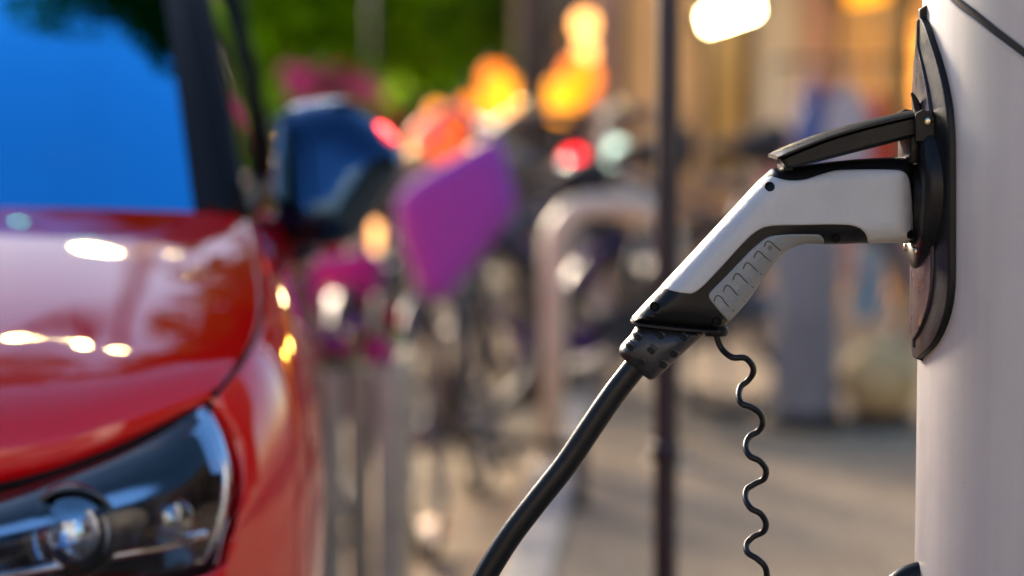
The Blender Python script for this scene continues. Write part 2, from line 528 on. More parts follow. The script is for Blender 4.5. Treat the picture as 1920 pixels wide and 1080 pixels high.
# door seam, diagonal across the upper front
sp = [on_cyl(u, v, CX, CY, CR) for u, v in ((1740, -75), (1790, -4), (1830, 28), (1870, 60), (1920, 98), (1990, 150), (2080, 205))]
sp = catmull(sp, 60)
th = np.arctan2(CY - sp[:, 1], CX - sp[:, 0])
_zz = sp[:, 2]
_t2 = np.linspace(th[-1], 2.9, 40)[1:]; _z2 = _zz[-1] - 0.02 * (1 - np.exp(-(_t2 - th[-1]) * 4))
_z0 = np.linspace(1.61, _zz[0], 14)[:-1]; _t0 = th[0] - 0.16 * ((_z0 - _zz[0]) / (1.61 - _zz[0])) ** 0.7
th = np.r_[_t0, th, _t2]; sp = np.stack([np.zeros(len(th)), np.zeros(len(th)), np.r_[_z0, _zz, _z2]], 1)
rows = []
for t, z in zip(th, sp[:, 2]):
    rows.append([cyl_pt(t, z + dz, off) for dz, off in ((-0.0040, -0.002), (-0.0036, 0.0012), (0.0, 0.0007), (0.0036, 0.0012), (0.0040, -0.002))])
mesh('door_seam', grid(rows), 'seam_dark', post)
rows = [[cyl_pt(t, z + dz, off) for dz, off in ((-0.0068, -0.001), (-0.0064, 0.0014), (-0.0044, 0.0014), (-0.0042, -0.001))] for t, z in zip(th, sp[:, 2])]
mesh('door_edge', grid(rows), 'charger_white', post)

# oval panel wrapped on the post
bp_px = [(1716, 20), (1733, 40), (1750, 85), (1766, 135), (1778, 190), (1784, 250), (1785, 330), (1785, 470), (1784, 540), (1776, 590), (1760, 630), (1742, 655), (1722, 673)]
bw = []
for u, v in bp_px:
    p = on_cyl(u, v, CX, CY, CR + 0.004)
    bw.append((p[2], math.atan2(CY - p[1], CX - p[0])))
bw = catmull([(a, b, 0) for a, b in bw], 90)
zs, ths = bw[:, 0], np.maximum(bw[:, 1], 0.02)
zt = zs[0] + 0.004; zb = zs[-1] - 0.002
PROT = 0.0080
def panel(inset_a, inset_z, off, wall, n=33):
    rows = []
    zc = (zt + zb) / 2; hz = (zt - zb) / 2
    for z, t in zip(zs, ths):
        zz = zc + (z - zc) * (hz - inset_z) / hz
        tt = max(t - inset_a / CR, 0.004)
        prof = [(-1.0, wall), (-0.999, off - 0.0015), (-0.985, off)] + [(s, off) for s in np.linspace(-0.95, 0.95, n)] + [(0.985, off), (0.999, off - 0.0015), (1.0, wall)]
        rows.append([cyl_pt(tt * s, zz, o) for s, o in prof])
    # closed top and bottom edges
    top = [cyl_pt(max(ths[0] - inset_a / CR, 0.004) * s, zc + hz - inset_z + 0.001, wall) for s, o in prof]
    bot = [cyl_pt(max(ths[-1] - inset_a / CR, 0.004) * s, zc - hz + inset_z - 0.001, wall) for s, o in prof]
    return grid([top] + rows + [bot])
mesh('panel_rim', panel(0, 0, PROT - 0.002, -0.003), 'black_plastic', post)
mesh('panel_face', panel(0.030, 0.010, PROT, 0.0), 'bezel_panel', post)

# ---- socket collar (a disc standing proud of the curved panel)
sc = at(1708, 357, PLANE)
SX = CX - CR                                   # outermost x of the post
col_r = 0.0715
sock = lathe([(col_r, 0.10), (col_r, -0.004), (col_r - 0.002, -0.0085), (col_r - 0.006, -0.0105), (0.046, -0.0105), (0.044, -0.006), (0.040, -0.004), (0.001, -0.004)],
             (SX, PLANE, sc[2]), axis=(1, 0, 0), n=64, cap=False)
collar = mesh('socket_collar', sock, 'black_plastic', post)
for a in (62, 118, 242, 298):
    cpos = (SX - 0.0105, PLANE - (col_r - 0.012) * math.cos(R(a)), sc[2] + (col_r - 0.012) * math.sin(R(a)))
    mesh('screw', lathe([(0.0035, 0), (0.0035, -0.0012), (0.0025, -0.002), (0.0004, -0.0015)], cpos, axis=(1, 0, 0), n=12, cap=False), 'pin_metal', collar)
# hinge ears and hinge pin
hp = at(1722, 226, PLANE)
for sgn in (-1, 1):
    ear = [(1699, 213), (1712, 205), (1726, 208), (1738, 232), (1742, 262), (1700, 262)]
    pts = [at(u, v, PLANE) for u, v in ear]
    yo = PLANE + sgn * 0.047
    v = [(p[0], yo - 0.004, p[2]) for p in pts] + [(p[0], yo + 0.004, p[2]) for p in pts]
    n = len(pts)
    f = [tuple(range(n)), tuple(range(2 * n - 1, n - 1, -1))] + [(i, i + n, (i + 1) % n + n, (i + 1) % n) for i in range(n)]
    mesh('hinge_ear', (v, f), 'black_plastic', collar, smooth=False)
mesh('hinge_pin', lathe([(0.0005, -0.0535), (0.0032, -0.0535), (0.0036, -0.0525), (0.0036, 0.0525), (0.0005, 0.0535)], (hp[0], PLANE, hp[2]), axis=(0, 1, 0), n=16, cap=False), 'pin_metal', collar)
# thorn-shaped spring behind the hinge
sp0 = [at(u, v, PLANE - 0.02) for u, v in ((1709, 174), (1715, 186), (1721, 204), (1723, 214))]
mesh('lid_spring', tube(catmull(sp0, 12), np.linspace(0.0012, 0.0055, 12), 8), 'black_rubber', collar)

# ---- spring lid lying on top of the plug
top_l = catmull([(*p,) for p in [at(u, v, PLANE) for u, v in ((1449, 291), (1480, 277), (1540, 254), (1600, 236), (1660, 221), (1712, 209))]], 34)
bot_l = catmull([(*p,) for p in [at(u, v, PLANE) for u, v in ((1466, 313), (1492, 309), (1545, 296), (1600, 282), (1650, 269), (1700, 256))]], 34)
def lid_w(s, wmax, e=2.6):
    return wmax * (0.90 + 0.10 * min(1.0, s / 0.08))
def lid_loft(lo, hi, wmax, s0=0.0, r=0.004):
    rows = []
    k = len(lo)
    for i in range(k):
        s = i / (k - 1)
        w = lid_w(s + s0, wmax)
        b, t = lo[i], hi[i]
        rows.append([(b[0], PLANE - w + r, b[2]), (b[0] + (t[0] - b[0]) * 0.2, PLANE - w, b[2] + (t[2] - b[2]) * 0.2), (t[0], PLANE - w, t[2] - r * 0.3), (t[0], PLANE - w + r * 0.6, t[2]), (t[0], PLANE, t[2] + 0.001),
                     (t[0], PLANE + w - r * 0.6, t[2]), (t[0], PLANE + w, t[2] - r * 0.3), (b[0] + (t[0] - b[0]) * 0.2, PLANE + w, b[2] + (t[2] - b[2]) * 0.2), (b[0], PLANE + w - r, b[2]), (b[0], PLANE - w + r, b[2])])
    v, f = grid(rows)
    n = 10
    f = f + [tuple(range(n - 1))[::-1], tuple((k - 1) * n + j for j in range(n - 1))]
    return v, f
lidp = mesh('lid', lid_loft(bot_l, top_l - np.array([-0.0035, 0, 0.0030]), 0.040, 0.045), 'black_plastic', post, smooth='auto')
mesh('lid_top_plate', lid_loft(top_l - np.array([0, 0, 0.0029]), top_l, 0.0435, 0.0, 0.002), 'black_plastic', lidp, smooth='auto')
nb = at(1479, 303, PLANE - 0.026)
mesh('lid_catch', box((nb[0], PLANE, nb[2] - 0.002), (0.009, 0.052, 0.013), 0.0015), 'black_rubber', lidp)
a0, a1 = at(1703, 250, PLANE), at(1704, 304, PLANE)
mesh('lid_arm', box(((a0[0] + a1[0]) / 2, PLANE, (a0[2] + a1[2]) / 2), (0.0085, 0.070, abs(a0[2] - a1[2])), 0.002), 'black_plastic', lidp)
# lower cable holster on the same post
h0 = at(1722, 1062, PLANE - 0.03)
hook = [at(u, v, PLANE) for u, v in ((1760, 1072), (1722, 1080), (1700, 1088), (1682, 1102), (1670, 1122), (1668, 1150), (1676, 1180), (1696, 1200), (1745, 1205))]
hk = catmull(hook, 30)
mesh('cable_holster', tube(hk, 0.013, 14), 'black_plastic', post)

# ================================================================ CHARGING PLUG
def px_poly(pts):
    return np.array([(at(u, v, PLANE)[0], at(u, v, PLANE)[2]) for u, v in pts])
def smooth_closed(pts, n, corner=None):
    """closed Catmull-Rom through pts (in px), resampled"""
    P = np.asarray(pts, float)
    k = len(P); out = []
    per = n // k + 2
    for i in range(k):
        a, b, c, d = P[i - 1], P[i], P[(i + 1) % k], P[(i + 2) % k]
        L = np.linalg.norm(c - b)
        m = max(2, int(L / 5))
        # centripetal-ish tension to avoid overshoot
        t1 = (c - a) / max(np.linalg.norm(c - a), 1e-6) * min(L, np.linalg.norm(b - a)) * 0.9
        t2 = (d - b) / max(np.linalg.norm(d - b), 1e-6) * min(L, np.linalg.norm(d - c)) * 0.9
        for s in np.linspace(0, 1, m, endpoint=False):
            h00 = 2 * s ** 3 - 3 * s ** 2 + 1; h10 = s ** 3 - 2 * s ** 2 + s; h01 = -2 * s ** 3 + 3 * s ** 2; h11 = s ** 3 - s ** 2
            out.append(h00 * b + h10 * t1 + h01 * c + h11 * t2)
    return np.array(out)
def seg_dist(P, poly):
    """distance of points P (n,2) to closed polygon edges"""
    A = poly; B = np.roll(poly, -1, 0)
    d = B - A
    L2 = (d ** 2).sum(1)
    best = np.full(len(P), 1e9)
    for i in range(len(A)):
        t = np.clip(((P - A[i]) @ d[i]) / max(L2[i], 1e-12), 0, 1)
        q = A[i] + t[:, None] * d[i]
        best = np.minimum(best, ((P - q) ** 2).sum(1))
    return np.sqrt(best)
def inside(P, poly):
    x, y = P[:, 0], P[:, 1]
    c = np.zeros(len(P), bool)
    j = len(poly) - 1
    for i in range(len(poly)):
        xi, yi = poly[i]; xj, yj = poly[j]
        if yi != yj:
            c ^= ((yi > y) != (yj > y)) & (x < (xj - xi) * (y - yi) / (yj - yi) + xi)
        j = i
    return c
def inflate(poly, sil, T, r, off=0.0, edge=0.0012, step=0.004, holes=(), skirt=0.0, both=True, e=2.3, ygrow=None):
    """fills poly with a triangle mesh whose thickness follows the distance to the silhouette `sil`"""
    pts = [tuple(p) for p in poly]
    nb = len(pts)
    edges = [(i, (i + 1) % nb) for i in range(nb)]
    hole_rings = []
    for cx, cz, hr in holes:
        st = len(pts)
        for k in range(20):
            pts.append((cx + hr * math.cos(2 * math.pi * k / 20), cz + hr * math.sin(2 * math.pi * k / 20)))
        edges += [(st + k, st + (k + 1) % 20) for k in range(20)]
        hole_rings.append(list(range(st, st + 20)))
    cand = []
    nx = np.roll(poly, -1, 0) - np.roll(poly, 1, 0)
    nrm = np.stack([-nx[:, 1], nx[:, 0]], 1) / np.maximum(np.linalg.norm(nx, axis=1, keepdims=True), 1e-9)
    area = 0.5 * np.sum(poly[:, 0] * np.roll(poly[:, 1], -1) - np.roll(poly[:, 0], -1) * poly[:, 1])
    if area < 0: nrm = -nrm
    for s in (0.0004, 0.0010, 0.0020, 0.0035, 0.0055, 0.0080):
        c = poly + nrm * s
        ok = inside(c, poly) & (seg_dist(c, poly) > s * 0.93)
        c = c[ok]
        if s > 0.003: c = c[::2]
        cand.append(c)
    lo, hi = poly.min(0), poly.max(0)
    gx, gy = np.meshgrid(np.arange(lo[0], hi[0], step), np.arange(lo[1], hi[1], step))
    g = np.stack([gx.ravel(), gy.ravel()], 1)
    g = g[inside(g, poly)]
    g = g[seg_dist(g, poly) > 0.0095]
    cand.append(g)
    C = np.vstack(cand)
    for cx, cz, hr in holes:
        C = C[np.hypot(C[:, 0] - cx, C[:, 1] - cz) > hr * 1.15]
    allp = [Vector(p) for p in pts] + [Vector(p) for p in C.tolist()]
    vo, eo, fo, _, _, _ = delaunay_2d_cdt(allp, edges, [], 0, 1e-7)
    V2 = np.array([tuple(p) for p in vo])
    F3 = np.array([f for f in fo if len(f) == 3])
    cen = V2[F3].mean(1)
    keep = inside(cen, poly)
    for cx, cz, hr in holes:
        keep &= np.hypot(cen[:, 0] - cx, cen[:, 1] - cz) > hr * 0.97
    F3 = F3[keep]
    # orientation: make normals face -y (camera side)
    a, b, c = V2[F3[:, 0]], V2[F3[:, 1]], V2[F3[:, 2]]
    ar = (b[:, 0] - a[:, 0]) * (c[:, 1] - a[:, 1]) - (c[:, 0] - a[:, 0]) * (b[:, 1] - a[:, 1])
    F3[ar < 0] = F3[ar < 0][:, ::-1]
    s = seg_dist(V2, sil)
    q = np.clip(1 - s / r, 0, 1)
    t = T * (1 - q ** e) ** (1 / e)
    if ygrow is not None: t = t * ygrow(V2)
    dd = seg_dist(V2, poly)
    q2 = np.clip(1 - dd / edge, 0, 1)
    t = np.maximum(t + off * np.sqrt(np.clip(1 - q2 ** 2, 0, 1)) - (0.0 if off == 0 else 0.0003), 0)
    front = np.stack([V2[:, 0], PLANE - t, V2[:, 1]], 1)
    V = [front]; Fl = [tuple(x) for x in F3]
    n = len(front)
    # hole walls
    def ring_wall(idx_pts, depth):
        nonlocal V, Fl
        base = sum(len(x) for x in V)
        ids = []
        for p in idx_pts:
            k = int(np.argmin(((V2 - np.array(p)) ** 2).sum(1)))
            ids.append(k)
        low = front[ids].copy(); low[:, 1] += depth
        V.append(low)
        m = len(ids)
        for k in range(m):
            Fl.append((ids[k], ids[(k + 1) % m], base + (k + 1) % m, base + k))
        return ids
    for (cx, cz, hr), rg in zip(holes, hole_rings):
        ring_wall([pts[i] for i in rg], 0.003)
    if skirt > 0:
        ring_wall(pts[:nb], skirt)
    Vf = np.vstack(V)
    if both:
        back = Vf.copy(); back[:, 1] = 2 * PLANE - back[:, 1]
        Fl = Fl + [tuple(i + len(Vf) for i in q[::-1]) for q in Fl]
        Vf = np.vstack([Vf, back])
    return Vf, Fl

body_px = [(1441, 322), (1448, 316), (1480, 312), (1520, 308), (1560, 303), (1600, 299), (1650, 296), (1690, 294), (1706, 298), (1713, 318), (1714, 380), (1712, 435), (1706, 455), (1650, 456), (1600, 457),
           (1550, 458), (1515, 457), (1490, 462), (1466, 477), (1445, 500), (1425, 530), (1404, 560), (1384, 584), (1357, 611), (1342, 617), (1290, 613), (1230, 607), (1190, 604), (1183, 600), (1187, 592),
           (1210, 567), (1240, 536), (1290, 482), (1340, 428), (1390, 374), (1425, 336)]
shell_px = [(1438, 330), (1443, 329), (1470, 336), (1500, 335), (1530, 326), (1560, 318), (1600, 316), (1640, 316), (1675, 317), (1690, 323), (1698, 338), (1703, 370), (1706, 410), (1706, 440), (1703, 453), (1690, 455), (1660, 455), (1625, 455),
            (1620, 446), (1614, 434), (1602, 424), (1584, 419), (1550, 418), (1500, 419), (1450, 420), (1425, 424), (1404, 437), (1380, 461), (1350, 494), (1320, 526), (1303, 541), (1292, 546), (1270, 544), (1246, 539), (1240, 536),
            (1260, 514), (1290, 482), (1340, 428), (1390, 374), (1425, 336)]
grip_px = [(1327, 558), (1324, 548), (1331, 538), (1360, 509), (1400, 467), (1425, 446), (1440, 439), (1470, 436), (1510, 436), (1530, 437), (1538, 444), (1542, 455), (1536, 457), (1515, 457), (1490, 462), (1466, 477), (1445, 500), (1425, 530), (1404, 560), (1384, 584),
           (1370, 598), (1362, 598), (1345, 580)]
body2, shell2, grip2 = [px_poly(smooth_closed(p, 200)) for p in (body_px, shell_px, grip_px)]
PX = 2.16 / FPX
def hole(u, v, r=9.0):
    p = at(u, v, PLANE)
    return (p[0], p[2], r * PX)
TT, RR = 0.0275, 0.021
plug = thing('charging_plug', 'grey and black pistol-grip charging plug pushed into the socket of the white post', 'charging plug', tuple(at(1714, 378, PLANE)))
Hs = [hole(1438, 348), hole(1700, 437, 8.5)]
Hb = [hole(1225, 571), hole(1339, 598), hole(1561, 443)]
mesh('plug_body', inflate(body2, body2, TT, RR, holes=Hb), 'black_plastic', plug, smooth='auto')
sh = mesh('plug_shell', inflate(shell2, body2, TT, RR, off=0.0016, edge=0.0016, holes=Hs, skirt=0.003), 'shell_grey', plug, smooth='auto')
grp = mesh('grip', inflate(grip2, body2, TT, RR, off=0.0016, edge=0.0022, skirt=0.003), 'grip_grey', plug, smooth='auto')
def depth_at(u, v, off=0.0):
    p = at(u, v, PLANE)
    q = np.array([[p[0], p[2]]])
    s = seg_dist(q, body2)[0]
    k = np.clip(1 - s / RR, 0, 1)
    t = TT * (1 - k ** 2.3) ** (1 / 2.3)
    return np.array([p[0], PLANE - t - off, p[2]])
# screw wells
for (cx, cz, hr) in Hs + Hb:
    q = np.array([[cx, cz]]); s = seg_dist(q, body2)[0]
    k = np.clip(1 - s / RR, 0, 1); t = TT * (1 - k ** 2.3) ** (1 / 2.3)
    for sg in (-1, 1):
        ps = lathe([(hr * 1.06, 0.0), (hr * 1.04, -0.004), (hr * 0.7, -0.0045), (hr * 0.65, -0.003), (0.0003, -0.003)], (cx, PLANE + sg * (t - 0.0002), cz), axis=(0, sg, 0), n=20, cap=False)
        mesh('screw_well', ps, 'hole_black', plug)
# groove line round the shell (rubber gasket) is the body showing; ribs on the grip
for (u0, v0), (u1, v1), (u2, v2) in (((1336, 553), (1341, 549), (1371, 579)), ((1353, 535), (1358, 530), (1392, 562)), ((1371, 513), (1376, 508), (1408, 536)),
                                     ((1390, 493), (1395, 488), (1424, 512)), ((1410, 472), (1415, 467), (1440, 487)), ((1429, 452), (1434, 448), (1458, 466))):
    c = catmull([depth_at(u0 - 2, v0 + 7, 0.0016), depth_at(u0, v0, 0.0016), depth_at(u1, v1, 0.0016), depth_at(u1 + 7, v1 + 4, 0.0016), depth_at((u1 + u2) / 2, (v1 + v2) / 2 , 0.0016), depth_at(u2, v2, 0.0016)], 16)
    mesh('grip_rib', tube(c, 0.00045, 6), 'seam_dark', grp)
# collar ring where the handle meets the cable boot: flat dark lip
lip_px = [(1182, 600), (1186, 598), (1230, 603), (1290, 609), (1340, 613), (1346, 617), (1338, 622), (1300, 622), (1250, 618), (1195, 611), (1184, 607)]
lip2 = px_poly(smooth_closed(lip_px, 80))
mesh('boot_lip', inflate(lip2, lip2, 0.0255, 0.006), 'black_rubber', plug, smooth='auto')
# cable boot (strain relief): tapered, slotted
A0 = (np.array([1192, 614]) + np.array([1328, 616])) / 2
ax_px = np.array([1190, 690]) - np.array([1262, 600]); ax_px = ax_px / np.linalg.norm(ax_px)
boot_px = [(1196, 610), (1250, 612), (1330, 617), (1316, 630), (1280, 662), (1240, 700), (1226, 710), (1216, 711), (1190, 692), (1166, 670), (1160, 660), (1164, 648), (1182, 628)]
boot2 = px_poly(smooth_closed(boot_px, 120))
boot = mesh('cable_boot', inflate(boot2, boot2, 0.0235, 0.020), 'boot_rubber', plug, smooth='auto')
def boot_pt(u, v, off):
    p = at(u, v, PLANE); s = seg_dist(np.array([[p[0], p[2]]]), boot2)[0]
    k = np.clip(1 - s / 0.020, 0, 1); t = 0.0235 * (1 - k ** 2.3) ** (1 / 2.3)
    return np.array([p[0], PLANE - t - off, p[2]])
dv = np.array([0.62, 0.50])
for (u, v) in ((1190, 626), (1231, 624), (1274, 627), (1176, 645), (1214, 650), (1256, 657), (1196, 672), (1236, 678)):
    L = 15
    c = [boot_pt(u + dv[0] * s, v + dv[1] * s, -0.0010) for s in np.linspace(-4, L, 6)]
    mesh('boot_slot', tube(c, [0.0014, 0.0024, 0.0026, 0.0026, 0.0024, 0.0014], 8), 'hole_black', boot)
    c = [boot_pt(u + 6 + dv[0] * s - 1, v - 6 + dv[1] * s + 0, -0.0006) for s in np.linspace(-3, L - 1, 6)]
    mesh('boot_rib', tube(c, 0.0019, 8), 'boot_rubber', boot)
# pin nose inside the socket
mesh('plug_nose', lathe([(0.033, -0.006), (0.033, 0.002), (0.030, 0.03), (0.001, 0.03)], (SX - 0.006, PLANE, at(1714, 378, PLANE)[2]), axis=(1, 0, 0), n=40), 'black_plastic', plug)

# ---- the main cable
cp = [at(u, v, PLANE) for u, v in ((1222, 648), (1192, 686), (1150, 740), (1110, 798), (1060, 872), (1000, 948), (950, 1015), (905, 1090), (872, 1160), (842, 1250))]
cp += [np.array([-0.09, 2.17, 0.55]), np.array([-0.12, 2.18, 0.35]), np.array([-0.13, 2.19, 0.14]), np.array([-0.09, 2.20, 0.03]), np.array([0.02, 2.22, 0.018]), np.array([0.18, 2.24, 0.018])]
cp += [np.array([0.30, 2.20, 0.018]), np.array([0.34, 2.08, 0.018])]
cc = catmull(cp, 150)
cable = mesh('charging_cable', tube(cc, 0.0108, 20), 'cable_black')
tag(cable, 'thick black charging cable curving down from the boot of the plug', 'cable')
# ---- thin coiled tether
axp = [(1343, 616), (1347, 648), (1395, 672), (1402, 700)]
w = [(1343, 614), (1345, 634), (1354, 655), (1373, 670), (1396, 671), (1410, 684), (1412, 699), (1402, 714), (1389, 725), (1385, 742), (1391, 757), (1408, 763), (1425, 775), (1430, 793), (1422, 808), (1405, 819),
     (1398, 838), (1406, 855), (1424, 864), (1436, 880), (1433, 897), (1415, 907), (1400, 918), (1398, 936), (1408, 953), (1426, 963), (1436, 980), (1432, 996), (1413, 1006), (1400, 1020), (1402, 1036), (1420, 1048), (1434, 1062), (1438, 1080)]
k = 0
y0 = 1080
for i in range(8):
    w += [(1433, y0 + 14), (1414, y0 + 26), (1401, y0 + 40), (1403, y0 + 56), (1420, y0 + 66), (1437, y0 + 82), (1439, y0 + 98)]
    y0 += 98
# helix depth: a quarter turn out of phase with the sideways swing
wp = []
for i, (u, v) in enumerate(w):
    amp = 0.0 if i < 3 else 0.011
    phase = 2 * math.pi * (v - 690) / 98.0
    wp.append(at(u, v, PLANE - 0.002 + amp * math.sin(phase)))
e0 = wp[-1]
wp += [e0 + np.array([0.02, 0, -0.02]), np.array([SX + 0.05, PLANE - 0.03, e0[2] - 0.06])]
tet = mesh('coiled_cord', tube(catmull(wp, 420), 0.0029, 10), 'cable_black')
tag(tet, 'thin black coiled cord hanging in waves below the plug handle', 'cord')
kn = at(1343, 617, PLANE)
mesh('cord_eye', lathe([(0.0005, -0.006), (0.0095, -0.006), (0.011, -0.003), (0.0105, 0.002), (0.006, 0.004), (0.0005, 0.004)], (kn[0], PLANE, kn[2]), n=16, cap=False), 'black_rubber', plug)

# ================================================================ RED CAR (front quarter towards the camera, parked in the bay)
YAW = R(4.0)
car = thing('parked_car', 'glossy red parked hatchback with black door mirror, its headlight towards the charging post', 'car', (-1.011, 2.295, ROADZ), YAW)
DZ = -ROADZ                                      # car points below are given with heights above the pavement
def C(pts):
    P = np.array(pts, float).copy(); P[..., 2] += DZ
    return P
def cpart(name, vf, m, parent=None, smooth=True):
    v, f = vf
    v = np.array(v, float).copy(); v[:, 2] += DZ
    return mesh(name, (v, f), m, parent or car, smooth, local=True)
# --- hood
Fe = catmull([(0, .10, .70), (.25, .14, .71), (.478, .292, .734), (.585, .36, .76), (.693, .458, .801)], 33)
Re = catmull([(0, .93, 1.0), (.20, .96, .998), (.3775, 1.011, .990), (.56, 1.09, .981), (.698, 1.115, .974)], 33)
Ce = catmull([(0, .10, .70), (0, .15, .74), (0, .35, .82), (0, .65, .92), (0, .93, 1.0)], 33)
Se = catmull([(.693, .458, .801), (.722, .53, .833), (.738, .64, .862), (.737, .77, .896), (.722, .94, .936), (.698, 1.115, .974)], 33)
def resample(P, n, pw=1.0):
    d = np.r_[0, np.cumsum(np.linalg.norm(np.diff(P, axis=0), axis=1))]; d /= d[-1]
    s = np.linspace(0, 1, n) ** pw
    return np.stack([np.interp(s, d, P[:, k]) for k in range(3)], 1)
NU, NV = 33, 33
Fe, Re = resample(Fe, NU), resample(Re, NU)
Ce, Se = resample(Ce, NV, 1.4), resample(Se, NV, 1.4)
hood = np.zeros((NV, NU, 3))
for j in range(NV):
    v = j / (NV - 1)
    for i in range(NU):
        u = i / (NU - 1)
        p = (1 - v) * Fe[i] + v * Re[i] + (1 - u) * Ce[j] + u * Se[j] - ((1 - u) * (1 - v) * Fe[0] + u * (1 - v) * Fe[-1] + (1 - u) * v * Re[0] + u * v * Re[-1])
        bul = 0.032 * math.sin(math.pi * v ** 0.6) * (1 - u ** 5) * (0.35 + 0.65 * min(1, u * 2))
        p = p + np.array([0, -bul * 0.3, bul])
        hood[j, i] = p
lipr = hood[0].copy(); lipr[:, 2] -= 0.012; lipr[:, 1] += 0.004
lip2r = hood[0].copy(); lip2r[:, 2] -= 0.012; lip2r[:, 1] += 0.05
side1 = None
hv = np.concatenate([lip2r[None], lipr[None], hood], 0)
full = np.concatenate([hv[:, ::-1] * np.array([-1, 1, 1]), hv[:, 1:]], 1)
hoodo = cpart('hood', flip(grid(full)), 'car_red')
# --- body side: plan outline + lower rows + shoulder to the upper edge E
base = [(0, 0), (.28, .03), (.36, .05), (.50, .12), (.62, .25), (.70, .365), (.716, .395), (.731, .43), (.747, .465), (.765, .505), (.788, .57), (.806, .66), (.82, .80), (.822, .96), (.82, 1.115)]
edge = [(0, .09, .685), (.28, .125, .69), (.37, .11, .60), (.49, .185, .603), (.60, .265, .605), (.700, .377, .604), (.719, .42, .64), (.7260, .4557, .687), (.717, .468, .74), (.697, .463, .801),
        (.726, .535, .833), (.742, .645, .862), (.741, .775, .896), (.726, .945, .936), (.702, 1.115, .972)]
doorb = [(.82, 1.12), (.82, 1.8), (.818, 2.35)]
doore = [(.702, 1.12, .972), (.70, 1.8, .966), (.70, 2.35, .975)]
rearb = [(.818, 2.355), (.81, 2.9), (.78, 3.4), (.66, 3.72), (.3, 3.80), (0, 3.82)]
reare = [(.70, 2.355, .975), (.70, 2.9, .99), (.66, 3.35, 1.0), (.58, 3.58, 1.0), (.28, 3.66, 1.0), (0, 3.68, 1.0)]
def side_strip(b, e, n, a0=0.0):
    b = np.array(b, float); e = np.array(e, float)
    t = np.linspace(0, len(b) - 1, n)
    bb = np.stack([np.interp(t, range(len(b)), b[:, k]) for k in range(2)], 1)
    if len(b) > 3:
        bb = catmull(np.c_[b, np.zeros(len(b))], n)[:, :2]; ee = catmull(e, n)
    else:
        ee = np.stack([np.interp(t, range(len(e)), e[:, k]) for k in range(3)], 1)
    rows = []
    for (x, y), E in zip(bb, ee):
        cxy = np.array([x, y]); ctr = np.array([0, max(y, 0.9) if y < 2.9 else 2.9])
        inw = ctr - cxy; inw = inw / max(np.linalg.norm(inw), 1e-6)
        col = []
        zw = min(0.62, E[2] - 0.03) if E[2] < 0.66 else 0.64
        for z, k in ((.10, .06), (.13, .03), (.20, .018), (.30, .012), (.38, .008), (.46, .005), (.53, .002)):
            if z < zw - .02: col.append((*(cxy + inw * k), z))
        m = 10
        B = np.array([x, y, zw])
        K = np.array([x + (E[0] - x) * 0.12, y + (E[1] - y) * 0.12, zw + (E[2] - zw) * 0.80])
        for s in np.linspace(0, 1, m):
            col.append(tuple((1 - s) ** 2 * B + 2 * s * (1 - s) * K + s * s * E))
        while len(col) < 17: col.insert(0, (*(cxy + inw * .06), .10))
        # return flange
        col.append((E[0] + inw[0] * .02, E[1] + inw[1] * .02, E[2] - .012))
        rows.append(col)
    return np.array(rows)
allfront = side_strip(base, edge, 85)
nb_ = 31                                          # bumper | fender split
AX = [0.76, 2.98]
def arch_cut(vf, ay, rad=0.33, zc=0.17):
    v = np.array(vf[0], float); f = vf[1]
    d = np.hypot(v[:, 1] - ay, v[:, 2] - zc)
    keep = [q for q in f if not (all(d[i] < rad for i in q) and all(abs(v[i, 0]) > 0.55 for i in q))]
    used = set(i for q in keep for i in q)
    for i in used:
        if rad - 0.075 < d[i] < rad and v[i, 2] < 0.60 and abs(v[i, 0]) > 0.55:
            s = rad / d[i]
            v[i, 1] = ay + (v[i, 1] - ay) * s; v[i, 2] = zc + (v[i, 2] - zc) * s
    return v, keep
for sgn in (1, -1):
    fix = (lambda q: q) if sgn == 1 else mirx
    cpart('fender', fix(arch_cut(grid(allfront[nb_:]), AX[0])), 'car_red')
    cpart('bumper', fix(grid(allfront[:nb_ + 1])), 'car_red') if sgn == 1 else cpart('bumper', mirx(grid(allfront[:nb_ + 1])), 'car_red')
    d = cpart('door', fix(grid(side_strip(doorb, doore, 14))), 'car_red')
    hv_ = tube(catmull([(.815, 2.05, .86), (.845, 2.08, .865), (.848, 2.18, .867), (.845, 2.26, .865), (.815, 2.29, .86)], 14), 0.011, 8)
    cpart('handle', fix(hv_), 'car_red', d)
    cpart('rear_quarter', fix(arch_cut(grid(side_strip(rearb, reare, 40)), AX[1])), 'car_red')
    # wheels
    for ay in AX:
        x0 = 0.70 * sgn
        ty = cpart('wheel', lathe([(0.20, -.095), (0.285, -.095), (0.300, -.075), (0.302, 0), (0.300, .075), (0.285, .095), (0.20, .095)], (x0, ay, 0.302 - DZ), axis=(sgn, 0, 0), n=48), 'tyre')
        cpart('rim', lathe([(0.205, .06), (0.205, .098), (0.195, .100), (0.185, .07), (0.06, .055), (0.05, .085), (0.001, .085)], (x0, ay, 0.302 - DZ), axis=(sgn, 0, 0), n=40, cap=False), 'alloy', ty)
        for q in range(7):
            a = 2 * math.pi * q / 7
            cpart('spoke', tube([(x0 + sgn * .085, ay + .045 * math.cos(a), .302 - DZ + .045 * math.sin(a)), (x0 + sgn * .095, ay + .19 * math.cos(a), .302 - DZ + .19 * math.sin(a))], [.022, .016], 8), 'alloy', ty)
        cpart('wheel_liner', flip(lathe([(0.329, -.30), (0.329, .08)], (x0 - sgn * 0.02, ay, 0.17), axis=(sgn, 0, 0), n=40, cap=False)), 'interior')
# grille, number plate recess
cpart('grille', box((0, .02, .44), (.78, .06, .16), .02), 'car_black')
cpart('underbody', box((0, 1.9, .06), (1.30, 3.5, .10), .03), 'interior')
